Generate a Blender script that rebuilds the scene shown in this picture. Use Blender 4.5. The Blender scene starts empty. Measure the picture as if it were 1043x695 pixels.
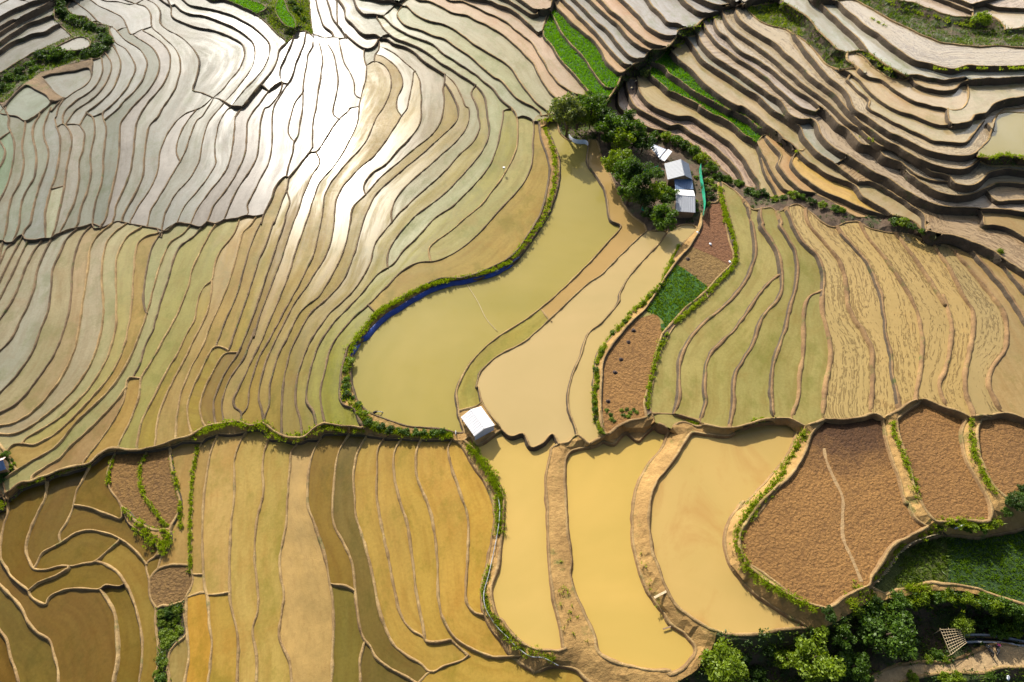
EXPO = 0.56
CLOUD = 52.0
LINES = '''
# --- far upper-left corner terraces
@t U 0.9
a1 0,28 50,0
a1 0,108 70,72 150,35 180,25 215,15 260,0
a1 0,165 60,130 100,122 125,122
a1 0,205 60,162 130,115 230,65 330,5
a1 0,255 80,205 160,150 230,125 320,95 345,95
a1 0,310 60,270 130,235 200,210 260,200 320,160 365,140
@d R 0.1
a1 125,0 160,10 180,25
@b N 0
a1 325,0 322,50 320,95 345,140 395,185 446,226
@t U 1.2
a1 0,430 100,370 200,310 300,270 380,235 445,205
@b N 0
a1 300,297 380,255 440,225 490,220 530,245 525,275 490,295 400,302 300,297
a1 190,465 240,425 330,400 430,375 540,350 590,345 620,310 650,270 670,240 645,190 660,160 690,185
a1 420,0 395,45 440,90 510,100 545,130 600,145 660,160
a1 0,615 40,590 90,540 140,495 190,465
a1 245,460 300,440 420,425 530,405 540,440 520,490 450,535 380,580 330,555 290,510 245,460
a1 540,352 540,440
a1 298,600 330,600 378,582
a1 190,465 250,510 300,570 298,600 280,630 240,660
a1 35,620 60,590 110,540 160,505 220,530 280,570 298,600
a1 0,615 35,620 32,660 b1 50,45
@d L 0.12
b1 50,45 110,55 150,80 215,45 250,15 a1 280,635
# --- upper-left field
a1 600,350 605,420 570,500 525,545 440,605 390,650 370,695 b1 370,60 372,95
a1 625,320 655,370 650,430 600,530 520,605 450,650 415,695 b1 385,95
a1 380,580 345,640 330,695 b1 325,60 335,115 355,190 345,310 320,430 300,480 270,590 c1 265,20 270,112
a1 375,580 330,625 300,660 b1 300,0 270,80 255,150 285,250 280,320 240,440 205,550 175,690 c1 150,50 135,88
a1 665,265 700,330 710,400 680,500 630,570 560,630 510,665 b1 485,75 470,102
a1 510,665 540,690 605,668
a1 640,165 680,250 740,290 790,370 797,405 760,500 700,580 640,640 605,668 b1 605,30 625,130 610,280 600,430 560,560 550,640 545,692
a1 690,185 740,240 830,300 865,370 850,450 800,530 720,610 b1 700,0 615,75
a1 780,205 850,250 910,300 940,370 930,440 880,530 b1 780,0 730,60 710,100 705,200 695,330 670,450 640,570 620,660 c1 590,40
a1 845,185 900,215 960,260 1000,320 1000,400 960,500 b1 850,0 810,80 795,150 785,270 765,390 710,520 680,590 675,640 660,680
a1 800,25 860,45 890,90 895,160 950,210 a2 0,240 50,290 75,340 75,430 50,520 b1 960,0 930,55 880,105 860,200 850,290 845,380 810,480 760,570 725,640 720,660
a1 870,0 920,30 945,80 945,140 a2 0,180 60,210 120,250 170,310 190,360 185,420 170,480 155,540 200,550 272,578
a1 690,185 720,170 750,165
a1 750,165 770,205 830,180 895,160
a1 430,0 480,40 530,80 577,127
a1 535,0 590,40 660,70 720,110 750,165
a1 545,130 577,127 620,150 660,160
a1 600,0 700,12 800,25
b1 0,185 55,145
b1 0,200 30,260 15,320 0,350
b1 50,45 50,110 75,170 85,240 70,360 40,460 0,540
b1 150,80 140,150 130,240 140,330 120,430 70,530 50,610 40,690 c1 20,120
b1 240,35 200,100 190,160 210,250 215,320 200,410 150,500 125,570 110,690 c1 75,128
b1 335,115 372,95 410,140 420,210 395,340 385,430 375,500 350,600 330,690 c1 300,108
b1 385,100 430,98 470,102
b1 300,480 380,460
b1 470,102 495,150 490,240 470,310 465,430 440,550 400,640 375,690 c1 350,75
b1 485,75 515,38 545,55 558,150 535,270 535,370 520,480 480,590 455,690 c1 440,46
a2 270,580 200,635 90,685 b2 0,160 b1 945,260 930,370 890,470 830,560 770,665
b2 175,10 100,110 65,190 55,260 75,315
a2 275,585 205,690 b2 180,70 150,130 115,240 75,320 b1 984,450 930,540 890,600 870,690
a2 340,605 270,690 b2 250,80 230,130 205,220 190,310 165,370 100,460 60,500 b1 984,600 960,690 c2 -30,100
a2 385,630 b2 370,0 330,50 300,120 285,210 285,290 290,320 250,400 180,490 120,560 80,630 60,685
a2 700,255 670,280 655,345 620,420 555,500 500,570 b2 445,0 405,50 400,130 385,230 370,320 320,410 240,510 170,610 142,688
a2 665,490 600,540 540,620 b2 525,0 480,70 470,170 460,270 420,370 350,480 270,590 240,672
a2 680,500 670,540 600,630 b2 580,0 555,70 545,180 530,290 490,370 430,460 380,550 338,660
a2 820,190 815,215 800,280 760,380 730,470 710,500 660,580 b2 630,0 620,100 620,220 600,330 545,430 500,520 475,580 480,620 470,635
a2 750,195 740,240 700,340 670,400 665,450 675,490
a2 860,235 860,270 830,330 820,400 805,480 b2 800,0 785,80 770,170 750,205 740,270 720,330 705,405
a2 808,540 760,600 b2 745,0 720,90 715,150 752,203
a2 890,230 915,330 910,430 890,560 b2 880,0 860,100 860,232
a2 935,240 980,320 1000,400 1010,480 995,580 b2 980,0 980,40 1015,67
b2 860,230 835,270 780,340 720,410
b2 720,410 700,405 640,470 620,530 570,630
a3 150,630 90,645 b3 90,15 30,70 b2 1015,67 950,160 880,260 845,262 835,272
b2 880,260 900,320 850,410 800,530 760,640 c2 750,0 700,150 640,320 560,530 510,690 d2 520,0 460,160 360,320 325,440 332,540
b2 720,410 705,490 680,550 630,690 c2 630,10 590,130 540,240 500,370 450,520 390,690 d2 380,90 360,132
b2 705,490 725,550 700,640 c2 695,0 640,170 580,350 520,530 460,690 d2 420,140 330,290 280,420 275,500 285,555
b2 570,630 555,690 c2 560,0 510,110 480,190 450,300 410,440 350,580 310,690 d2 300,70 290,110
a2 270,580 310,585 345,605 385,630 447,635
a2 555,500 600,537
a2 675,490 712,495
@d U 0.4
c1 0,120 25,120 35,130 80,128 100,105 135,85 150,110 240,115 270,110 300,108 340,80 420,50 460,45 520,30 545,20 555,45 620,35 660,20 690,5 750,15 870,38 930,48 c2 0,65 55,18 140,22 205,40 235,10 290,18 b2 335,660 415,660 430,650 470,635 530,640 570,630
c1 555,20 590,35
b2 240,675 300,690 335,660
b2 60,685 140,690 
@d UR 0.6
a2 0,-20 15,20 25,50 30,95 80,130 180,165 300,190 380,225 445,265 460,320 440,390 390,460 320,540 275,580
a2 20,35 50,30 80,60 130,85 220,100 310,130 390,165 460,210 510,260 520,330 505,400 460,470 400,540 343,605
a2 95,0 130,30 220,50 320,75 420,110 510,165 570,215 605,260 605,320 580,390 520,470 450,545 385,630
a2 250,0 350,5 430,40 530,90 600,150 650,200 705,250 660,300 650,350 620,420 550,500 500,570 447,635 410,690
@b N 0
a2 525,82 555,70 585,45 560,25 490,0
a2 650,0 640,50 660,110 710,160 760,165 750,110 715,70 690,0
a2 755,160 750,195 755,190 820,185 860,215
a2 700,252 740,225 755,190
a2 835,0 850,100 860,215
@t UR 0.7
a2 860,215 880,222 930,240 980,230 a3 58,232
a2 880,0 900,90 930,160 975,195 985,228
a2 945,0 970,80 1000,140 1042,190 a3 75,230
@t UR 1.0
a2 1005,0 a3 30,155 75,205 110,240 150,270 200,290 240,275 262,240
a3 20,0 60,50 75,110 110,150 150,190 190,215 250,210 272,222
a3 120,0 140,50 180,90 240,90 290,95
a3 240,0 280,8 345,5 375,20 405,40
a3 255,110 300,175 350,225 430,255 500,285 570,330 640,380 720,425 790,475 832,500
a3 290,95 350,155 420,200 510,235 580,265 650,320 740,380 820,430 880,480 940,530 1000,600 a4 65,640
a3 270,232 310,235 360,265 430,285 480,320 530,365 590,405 655,442
a3 400,45 375,85 390,120 430,155 500,175 580,210 660,240 730,290 800,335 870,395 940,455 a4 0,475 60,545 120,600 190,635 235,665
a3 400,40 430,40 480,85 540,120 620,140 690,165 760,210 820,260 900,310 970,350 a4 0,358 60,405 110,480 160,550 220,615 290,672
a3 490,0 560,10 640,45 700,75 770,90 830,120 900,150 970,190 a4 0,200 60,245 110,290 160,340 200,390 230,450 270,520 320,580 360,605
a3 670,0 760,10 830,40 900,75 970,110 a4 0,118 60,155 120,200 190,265 230,330 280,410 340,490 430,553 480,562
a3 855,0 920,15 a4 0,42 60,65 120,110 180,160 220,205
a3 980,-15 a4 30,0 60,15 110,50 150,75 180,95 215,92
a4 110,0 150,30 200,65 250,75 290,65
@d U 0.1
a3 30,235 75,230
a3 262,238 275,222 325,205
a3 290,97 355,40
@d UL 0.13
a3 270,250 265,300 245,325 240,365
a3 180,290 178,330 180,355 195,392
a3 275,280 310,290 360,320 420,370 480,420 495,450 510,500 b3 515,0 515,50 500,110 430,200 370,260 300,340 230,385 190,430 175,475 187,512
a3 245,325 290,335 340,370 380,410 400,450 405,510 375,580 370,640 402,688
a3 470,430 460,510 440,600 b3 435,0 400,50 360,110 310,190 240,280 160,350 100,410 50,470 20,530 b2 1000,540 990,620 c2 988,0 950,170 850,350 740,510 650,690 d2 600,160 550,320 540,400 560,480 572,550
a3 195,390 240,365 290,380 320,415 338,470 330,550 b3 290,0 240,80 210,160 150,250 90,310 b2 1024,370 960,450 930,520 920,590 c2 910,0 870,180 790,360 690,540 610,690 d2 550,160 490,350 470,470 437,512
a3 195,390 185,480 165,560 150,630 b3 150,0 140,90 90,200 b2 1024,290 980,350 900,440 870,520 840,620 c2 825,0 760,180 700,370 620,560 565,690 d2 500,190 430,340 395,420 400,460 437,492 437,550
a3 30,232 40,290 60,370 100,440 120,500 125,560 152,580
a3 655,442 655,490 645,520 650,600 b3 635,70 590,150 490,230 420,290 350,350 280,410 190,510 120,580 105,620 c3 100,0 60,170 c2 980,310 900,440 790,540 710,690 d2 660,150 610,330 600,460 577,520 568,560
a3 655,490 690,540 720,600 735,640 b3 735,0 725,80 650,160 560,240 500,290 430,350 350,420 280,480 230,545 200,610 c3 180,0 120,200 60,350 c2 950,460 840,560 770,690 d2 730,140 690,310 680,450 680,625
a3 660,445 710,490 750,560 780,630 b3 795,0 800,60 770,140 700,220 620,290 520,380 420,470 360,550 340,610 342,675
a3 835,505 810,550 830,600 850,660 b3 850,40 860,110 830,190 740,280 650,380 540,480 430,580 c3 350,0 250,130 210,260 120,410 c2 980,530 950,560 860,690 d2 820,140 770,290 760,440 790,540 797,640
a3 835,502 880,560 900,620 b3 910,60 920,140 890,230 830,320 720,440 630,530 520,610 c3 455,0 380,90 325,180 317,275
a4 65,640 15,655 b3 1000,35 985,130 960,240 900,370 820,460 700,580 600,650 c3 580,0 500,90 400,190 340,265 260,320 150,450 c2 990,600 930,680 d2 880,140 835,310 825,430 865,490 882,575
b4 65,0 95,50 100,130 95,230 55,330 b3 1000,400 950,470 880,560 780,650 c3 760,0 680,70 590,130 560,170 572,243
b4 95,60 130,50 170,65 195,85 190,200 185,320 150,420 90,500 b3 960,620 c3 920,0 850,80 750,165 650,220 580,240 490,250 400,300 300,400 200,500 100,590 d2 970,110 930,250 905,390 920,500 932,560
c3 205,500 240,537
# --- lower part of left field
c1 80,128 40,165 0,250
c1 20,135 0,175
c1 135,90 80,190 40,270 0,360
c1 165,118 130,190 80,300 40,380 0,455
c1 250,115 200,180 150,280 110,390 80,460 0,580
c1 300,112 260,190 215,310 200,400 160,510 110,610 d1 60,70 0,130
c1 460,46 400,100 350,200 310,290 300,400 285,520 240,640 d1 200,120 110,260 0,380
c1 545,25 490,80 450,170 425,300 420,440 400,560 d1 380,0 320,150 220,300 100,440 0,495
c1 660,20 570,95 530,180 515,310 490,470 470,590 d1 465,0 420,180 320,350 180,500 70,560 0,572
c1 750,15 680,65 630,130 605,230 600,370 610,480 605,600 d1 600,0 550,170 450,340 320,470 160,590 80,622 0,620
c1 840,38 760,85 710,160 685,240 685,380 685,560 d1 680,0 640,150 540,330 370,510 220,610 150,650 130,680
c1 930,75 870,90 815,130 795,220 785,380 770,560 d1 755,0 720,140 640,290 520,430 345,605 260,660 210,682 90,680 g1 65,0 30,35
c1 945,80 905,140 870,260 850,400 845,490 862,545
c1 930,48 935,70 950,75 c2 0,45 55,18
c2 140,22 100,75 20,130 c1 945,260 910,380 880,500 860,560 d1 835,0 780,140 700,290 580,430 450,550 g1 330,0 250,50 170,95 100,140 60,165 0,210
c2 205,40 150,100 70,160 40,230 c1 990,350 950,470 910,610 d1 905,0 850,120 820,220 785,285
d1 740,350 700,410 510,610 g1 415,0 350,70 270,120 190,175 185,203
d1 830,292 765,290 750,310 745,345 720,450 640,590 g1 565,0 490,92
c2 290,20 250,80 195,190 150,290 130,380 70,530 d1 1000,0 900,180 850,260 830,300 820,400 770,540 g1 695,0 692,14
c2 290,18 340,0 b2 430,652
c2 425,-20 425,0 400,70 310,190 280,270 265,350 215,395 180,480 165,580 d2 135,0 70,130 d1 984,250 900,420 840,540 g1 805,0 805,14
c2 265,350 260,450 230,560 165,690 d2 120,150 40,300 d1 984,385 940,500 g1 912,0 912,10
b2 530,640 495,690 c2 450,70 420,170 400,250 370,360 330,460 270,590 d2 250,0 200,130 150,220 90,360 65,470 50,655
d2 365,130 350,120 300,108 270,120 200,250 150,360 120,460 130,570 150,630
d2 410,140 340,150 270,260 210,390 195,470 210,550 228,580
g1 30,35 60,80 85,122
# --- canal path between upper and lower left fields
@b N 0
g1 0,305 60,260 130,215 180,203 250,180 350,140 470,110 530,95 580,50 640,15 690,14 760,20 880,10 d2 50,655 140,630 220,580 300,560 380,550 430,548 490,572 565,555 620,600 690,632 750,640 800,640 870,590 900,570 930,557 1000,572 d3 100,575 160,585
g1 0,372 30,345 50,320 120,260 200,225 270,205 300,180 400,155 530,115 600,60 670,35 860,25 g2 30,112 100,92 190,92 210,95 230,72 300,45 380,45 460,30 490,15 550,15 590,50 610,75 680,75 770,97 830,80 890,70 930,40 g3 0,42 85,40 180,45 200,50 290,62 400,67 510,73 600,75 690,70 720,77 750,100
# --- lower left basin
@d U 0.3
g1 275,205 270,290 200,440 160,560 155,620 h1 180,0
g1 530,118 490,200 450,280 435,345 400,440 350,520 360,572
g1 435,345 520,360 620,395 660,410 715,425 722,370 690,310 645,240 635,160 660,80 680,35
h1 200,25 g1 215,690 250,630 300,600 360,570 430,520 500,495 580,500 680,530 760,580 820,640 h1 865,0
g1 700,560 620,630 565,678 h1 480,0 440,10 360,12 270,35 200,28 180,0
g1 565,678 h1 615,0 680,35 740,110 790,220 825,350 840,440 835,600 825,690
h1 405,25 330,70 230,110 170,157
g1 50,355 30,460 5,580 h1 10,-30 40,20 60,60 120,120 170,160 180,185 240,230 275,235 280,210 330,170 420,145 500,145 585,148 630,125 710,130 742,110
h1 590,148 640,220 680,310 690,430 690,560 670,690
h1 0,120 60,180 130,260 160,330 220,400 290,445 320,530 345,620 345,690
h1 0,390 40,440 60,530 90,620 110,690
@b N 0
g1 0,372 50,355 45,330
g1 725,360 760,450 820,500 880,545 935,600 920,640 h1 865,0 880,90
@b U 0.3
g1 865,28 825,140 830,230 870,320 930,400 1000,490
g2 15,110 20,160 40,300 60,360 75,470 g1 1000,490
g1 715,350 800,440 900,490 1000,490
@n N 0
g1 650,245 740,200 815,178
@b N 0
g1 1000,490 1000,560 960,630 920,640
h1 880,90 930,30 1000,5 1042,5 h2 140,5
g1 955,635 h1 930,30
h1 920,258 960,240 h2 0,245 95,215 110,200 150,180 210,165 240,165
h1 880,90 890,200 920,258 915,330 930,440 935,560 915,690
h2 95,215 110,330 120,400 100,435 50,470 10,540 10,690
g2 205,95 165,170 150,300 145,450 140,690 h2 130,0 150,60 145,130 110,200
@d R 0.18
h2 150,60 212,60
g2 300,45 265,130 240,260 220,400 210,690 h2 225,140 240,190 250,350 265,450 255,600 245,690
h2 115,200 120,400 130,550 105,690
h2 240,180 300,178 370,165
g2 470,28 420,120 400,200 400,350 395,460 380,560 h2 370,0 370,160 370,200 400,330 420,440 415,690
g2 600,75 575,150 565,260 570,390 530,560 h2 520,0 535,120 535,290 510,360 510,430 530,530 530,690
g2 770,97 735,150 725,260 710,430 700,590 h2 665,0 690,200 665,370 665,440 720,570 735,690
g2 910,60 855,180 835,300 835,470 880,600 h2 945,0 960,110 980,250 980,450 970,690
@d R 0.3
g3 90,40 30,150 10,240 0,350 0,570 60,690 h3 110,0 125,150 135,230 155,370 185,450 215,480 250,550 340,620 420,660 470,690
g3 195,48 140,150 120,240 120,380 130,520 160,620 h3 215,0 260,230 300,370 360,480 450,550 520,590 560,630 590,635 640,605 760,565 790,540
g3 300,63 265,120 255,260 255,430 280,580 h3 330,0 360,170 400,310 460,390 530,430 545,455 600,460 690,445
g3 400,68 360,150 355,270 380,400 430,560 h3 470,0 490,180 520,330 540,440
g3 515,74 490,150 490,280 530,390 580,540 h3 615,0 615,140 635,290 680,390 720,440 800,490 860,520 940,545 p4 70,630 125,632
g3 700,72 675,120 690,220 740,370 790,540 h3 790,0 780,120 785,230 830,285 890,300
h3 0,120 70,130 128,157
h2 955,115 1000,122 h3 0,120
h3 183,455 155,570 160,690
@b N 0
g3 715,77 750,100 800,190 890,320 935,420 950,520 h3 905,0 870,150 880,240 890,300 930,380 1000,470 p4 70,630 200,720
h3 690,445 800,545
h3 575,632 545,650 510,690
g3 770,80 840,140 900,230 960,310 995,400 1000,500 h3 970,0 930,130 930,200 970,320 p4 0,410 60,490 130,550 210,590 350,595 385,580
# --- pond and the strips right of it
@b N 0
b4 195,85 222,85 240,180 275,280 290,370 270,500 235,620 c3 1042,215 950,270 860,305 780,330 700,342 620,345 500,395 400,455 280,515 200,600 140,690 d3 90,100 50,240 40,420 60,450 120,475 150,540 175,590
b4 330,72 290,85 275,110 300,190 335,270 345,360 335,460 310,550 275,640 c3 1042,262 940,310 860,340 770,358 690,368 600,395 500,445 400,505 310,560 230,635 180,690 d3 120,120 100,210 105,340 130,410 200,490 250,515 330,540 430,575 530,582 640,597 720,615 775,615
b4 330,72 350,150 400,190 520,190
b4 222,85 300,60 330,72
b4 290,40 300,60
@d R 0.35
b4 525,185 515,330 560,400 610,480 630,560 f4 110,0 130,90 190,120 f4 100,230 0,340 E 610,250 540,300 470,345 410,400 370,460 355,510 360,555 d3 740,520 775,615
@b N 0
b4 520,190 560,190 590,270 640,380 690,490 f4 210,0 260,60 330,110 340,150
f4 340,150 420,140 470,150 520,120 610,110 640,130
b4 560,190 600,130 700,180 800,130 b5 0,150
@d R 0.3
f4 340,150 260,220 160,320 70,410 0,455 E 560,350 480,395 430,440 415,490 d3 850,340 870,430 900,480 960,555 1042,640 E 555,630 580,670 612,660 645,630 663,658
E 610,255 642,292
d3 745,485 850,455 880,430
f4 465,155 400,240 300,345 230,430 180,530 180,560 70,695 E 750,330 730,390 705,450 690,510 695,560 710,600 718,632
@b N 0
d3 775,615 830,650 g3 845,105 920,60 975,25
g3 770,80 800,60 845,105
f4 660,30 640,130 600,180 550,230 500,320 450,420 390,500 300,580 200,690 E 820,340 780,390 770,460 770,540 785,610 800,628
f4 665,60 650,140 600,230 520,320 450,420 400,500 340,600 240,690 E 840,340 800,400 790,470 790,540 800,628
m4 120,490 160,620 260,560 400,520 420,500
b5 250,560 200,650 f4 670,20
b5 240,560 290,555 300,440 310,520 340,620 f4 800,60 840,250 850,300 830,350 740,440 680,510 570,600 490,690 m4 490,30 440,200 430,270 400,370 385,450 400,520
b5 320,440 335,520 360,620 f4 810,0 840,100 870,240 875,320 850,370 760,460 700,530 600,610 515,690 m4 550,0 490,110 450,230 425,370 415,460 425,500
b5 300,440 320,440
@n N 0
f4 590,235 700,280 830,350
f4 525,350 600,400 710,485
f4 300,660 400,640 m4 490,25
f4 335,620 400,645 445,690
@b N 0
m4 100,690 140,668 200,685 240,640 280,615 320,650 350,660 400,610 450,570 530,600
m4 40,690 130,640 160,620
@d U 1.2
E 663,658 690,655 718,632 m4 60,680
# --- right field
@e R 0.45
b5 450,545 480,600 490,690 f4 930,0 970,150 980,290 930,430 860,530 770,620 680,690 m4 650,70 600,180 590,300 585,430 560,500
F 295,150 260,180 230,220 m4 920,0 780,145 745,230 740,330 745,430 715,550
b5 550,600 545,650 560,690 F 245,0 280,60 300,100 305,150 300,210 255,265 240,290 m4 1040,50 980,170 920,270 910,370 915,430 890,565
b5 650,620 670,690 F 300,0 330,50 350,100 350,180 330,250 310,330 290,390 275,450 275,520 285,590
F 430,195 390,215 375,250 372,320 370,390 360,450 355,520 335,585
b5 700,590 740,690 F 340,0 370,50 410,90 430,140 430,200 430,260 450,340 455,400 440,470 430,575
b5 815,600 820,640 F 390,0 440,60 480,110 500,170 510,250 550,320 575,370 580,430 575,568
F 472,2 f6 0,205 110,320 160,430 200,530 F 620,330 635,390 640,450 660,548
f6 80,100 110,165 230,320 320,450 390,570 F 715,270 730,340 725,420 710,520
f6 290,160 380,290 500,460 580,590 F 790,210 815,280 815,360 800,430 780,480 790,520 805,552
f6 515,235 620,400 700,560 F 880,250 885,310 870,390 860,450 860,500 885,570
f6 640,275 770,430 870,550 F 970,250 985,320 975,380 940,430 930,480 945,520 970,565
f6 440,215 455,190 550,185 640,220 740,280 830,380 940,510 1042,670
f6 905,335 970,420 1042,500
@b N 0
b5 320,440 380,475 440,535 500,600 550,597 610,588 650,612 700,592 760,570 815,600 F 460,5 f6 0,95 60,90 110,120 200,150 290,160 380,165 470,205 515,225 570,225 640,265
f6 450,190 470,150
# lower edge of the right field
@b N 0
m4 425,500 560,505 650,530 720,560 720,575 q5 80,130 220,152 370,127 450,100 530,100 600,105 680,140 750,120 810,100
m4 530,600 610,550 690,575 720,575
m4 425,500 450,570
@t U 0.8
q5 810,100 900,112 990,100 n6 80,180 150,160 210,183
n6 290,185 350,140 410,95 430,75 540,115 640,145 710,175
n6 790,180 920,160 1042,190
@b N 0
n6 210,183 290,140 400,75 430,75
n6 710,175 800,162 850,170
# --- lower ponds and banks
@b N 0
E 663,658 640,672 H 640,0 625,80 630,200 635,330 650,450 670,530 680,600 p4 385,580
m4 100,690 H 700,0 685,20 683,150 690,250 700,330 p4 410,160 450,290 500,400 550,510 570,600 640,650 760,690 H 850,640 930,660 1000,665 h5 0,655 60,635 130,580 170,515 130,440 60,380 0,330 H 980,490 930,420 900,340 885,240 890,150 910,80 950,20 m4 500,690 530,600
q5 680,140 650,165 620,120 510,118 400,130 300,170 240,197 110,190 30,180 0,210 m4 610,690 H 1000,40 960,90 940,150 935,210 945,300 970,370 h5 0,160 50,240 130,310 240,375 330,405 450,415 560,405 680,380 800,375 830,370
q5 650,165 620,260 570,350 500,430 400,540 310,630 I 190,150 145,220 135,270 150,340 190,390 h5 370,0 430,90 520,180 620,250 720,310 800,350 830,370
q5 810,100 730,190 690,310 600,440 490,550 390,690 I 300,100 230,170 180,250 180,300 210,350 280,400 350,440 h5 480,0 560,80 700,170 800,220 900,250 940,262 h6 0,185 60,150 130,120 o6 150,555 190,500 260,390 360,330 420,300 520,235
n6 210,183 240,340 300,520 350,690 o6 360,130 400,220 480,280
n6 290,185 310,300 350,420 390,560 440,690 o6 420,90 460,170 520,235 590,240 700,230 800,240 840,235 950,150 1042,90
n6 710,175 675,250 690,390 740,500 840,670 o6 850,180 840,235
n6 790,180 765,260 775,380 820,500 870,590 940,650 o6 950,105 1042,88
o6 950,105 1000,120
# --- lower bank edge of ponds toward the wooded gully
@b N 0
p4 200,720 300,690 420,700 H 760,695
h5 50,700 170,620 260,500 290,400
h5 830,370 870,385 900,330 940,262
h5 870,385 960,360 h6 100,240 200,215 250,200
o6 150,600 250,470 350,385 480,335 600,320 750,335 860,320 1042,280
h6 130,125 160,150 230,180 250,200 330,190 450,160 560,155 700,165 850,205 1042,280
h6 300,150 400,130 480,110 600,118 740,140 900,190 1042,240
h6 230,180 300,150
@n N 0
o6 590,325 595,600 
h6 595,118 590,90
@b N 0
h6 70,700 180,640 270,600 400,580 560,575 680,545 780,500 830,480 920,468 1042,490
h6 300,700 430,660 650,640 780,645 900,610 1042,605
h6 690,460 920,463 1042,488
h6 690,420 860,425 1042,462
h6 690,420 690,460
# --- upper right terraces
@t UR 1.3
a4 285,100 255,210 300,275 340,345 420,430 480,500 530,565 560,600 600,615
a4 300,85 350,180 400,250 460,310 500,360 540,420 590,490 640,525 680,515
a4 310,0 330,50 380,100 430,150 490,200 550,250 590,300 620,360 660,410 700,440 730,428
a4 370,0 385,25 450,90 540,180 620,270 690,350 730,387 770,387
a4 430,0 500,70 570,140 640,200 700,280 760,340 800,357 840,345
a4 515,0 580,60 660,130 720,190 780,255 830,290 872,298
a4 585,0 640,60 700,110 770,180 830,230 890,265 975,282
a4 710,0 760,50 810,100 860,160 910,195 980,222 1032,215
a4 860,0 900,50 950,100 a5 0,140 60,150 110,165 157,157
a5 80,0 130,50 180,85 240,92
a5 190,0 250,30 300,45 332,40
a5 360,0 400,20 450,25
@b N 0
a4 285,55 290,65 270,110 240,200 220,208
a4 290,65 310,0
a4 220,208 255,210
b4 195,85 215,50 230,50 290,40 345,30 a4 360,605 430,595 480,562 530,575 600,615 640,575 690,500 720,435 770,390 840,345 872,300 910,290 975,282 1032,215 1042,180 a5 110,160 157,157 240,92 310,75 332,40 450,22 480,0
a5 320,60 270,95 210,115 180,200 110,225 30,300 a4 1000,270 960,320 930,350 890,380 870,440 820,460 760,470 700,530 640,595 600,618
a5 320,60 340,45 400,55 460,45
a5 460,40 480,70 520,110 600,150 680,170 740,195
a5 650,0 720,30 800,80 860,140 900,190 950,240 1000,290 1042,305 a6 0,315
a5 740,195 820,250 880,320 940,385 1010,410 a6 60,400
@b N 0
b5 505,205 535,195 560,165 602,160 636,147
@t UR 1.2
a4 640,595 630,650 b4 680,50 730,95 800,130
a4 695,535 690,580 b4 700,0 750,50 820,95 900,135 b5 0,150 100,190 180,240 260,300 330,370 400,432
a4 740,475 745,540 765,600 b4 790,0 850,40 930,80 1000,115 b5 58,105 160,168 240,215 310,270 370,330 410,380 450,440
a4 810,500 820,560 860,610 b4 900,0 970,35 1042,60 b5 130,62 220,110 300,170 380,230 440,300 490,380 530,440 545,485
a4 880,450 920,490 980,540 a5 0,545 60,570 140,610 220,650 b5 180,0 260,50 330,80 400,130 450,170 510,205 540,260 560,330 590,420 650,520
a4 893,378 930,390 980,430 a5 0,440 60,480 140,540 220,590 300,630 370,670 b5 330,0 400,40 470,80 540,130 600,160
a5 20,315 70,370 150,430 200,490 270,550 340,600 420,640 b5 430,0 500,45 570,100 630,150 670,185 740,240 795,255
b5 525,215 570,290 610,370 650,440 690,490 740,498
b5 580,185 640,250 670,290 655,340 690,400 740,450 800,500 870,505
b5 745,285 730,330 770,390 830,440 900,490 b6 0,560 60,590 130,615 220,640 f6 225,62
b5 680,185 720,230 760,260 800,300 860,345 920,392 b6 0,445 50,475 80,520 150,570 220,610 270,640
a5 110,225 150,290 200,360 250,400 300,430 380,480 450,530 530,580 b5 600,10 660,50 720,90 780,130 800,180 840,230 900,290 980,340 b6 0,400 60,445
a5 175,205 210,280 270,340 340,390 420,440 500,500 590,560 670,620 b5 720,50 780,80 835,70
a5 205,120 230,190 280,250 340,300 420,360 500,410 580,470 660,540 730,600 800,650 868,668
a5 270,100 300,190 360,240 430,310 520,360 600,410 680,480 760,540 850,600 b5 960,70 1000,110 b6 0,150 70,230 150,250 220,310 330,345 400,390 470,425 540,440 600,440
b5 835,65 880,110 900,170 950,230 b6 0,300 80,350 160,400 230,430 300,480 380,530 460,570 540,595 620,605 760,605 900,605 1042,625
a5 320,75 350,140 400,200 480,250 560,310 640,370 720,440 790,500 870,560 940,610 b6 0,90 60,130 130,190 200,235 260,240 340,290 420,340 500,390 560,400 600,410
a5 400,58 410,110 470,170 560,220 640,270 710,340 780,400 840,460 920,520 990,580 b6 0,28 80,100 160,160 240,215 300,240 380,290 460,330 560,365 680,370 740,340 772,310
a5 740,195 770,250 830,330 890,400 950,470 1042,545 a6 50,665 b6 90,53 160,100 240,150 330,195 400,230 480,265 560,285 650,295 730,285 780,245 840,180 850,140 825,100
a6 0,475 60,540 130,600 b6 120,0 200,50 280,95 360,135 440,170 500,195 600,210 700,205 730,170 770,120 800,80
a5 1010,410 a6 60,470 140,560 220,620 320,670 b6 380,50 450,80 540,108 620,100
a6 2,308 0,350 60,400 120,460 200,480 280,540 360,590 450,620 550,640 620,650 680,640 708,600 716,555 705,484
b6 590,20 595,70 612,100 680,105 720,90 740,55 800,45 830,20 920,-20
b6 800,80 830,20 870,-20 1042,-50
b6 335,388 380,420 450,470 530,510 620,530 720,525 800,490 870,455 960,450 1042,460
b6 600,408 630,455 700,475 760,460 820,400 880,380 940,375 1042,390
b6 820,495 850,530 880,555 960,550 1042,550
f6 775,30 797,65 800,118 860,118 940,140 1042,195
b6 335,388 330,345
a6 360,445 400,500 470,530 530,545 630,535 660,500 700,485 800,480 900,475 1042,470
a5 850,0 920,60 980,115 a6 0,185 60,240 120,300 190,360 270,410 350,445 420,452 500,472 600,480 700,460
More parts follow.
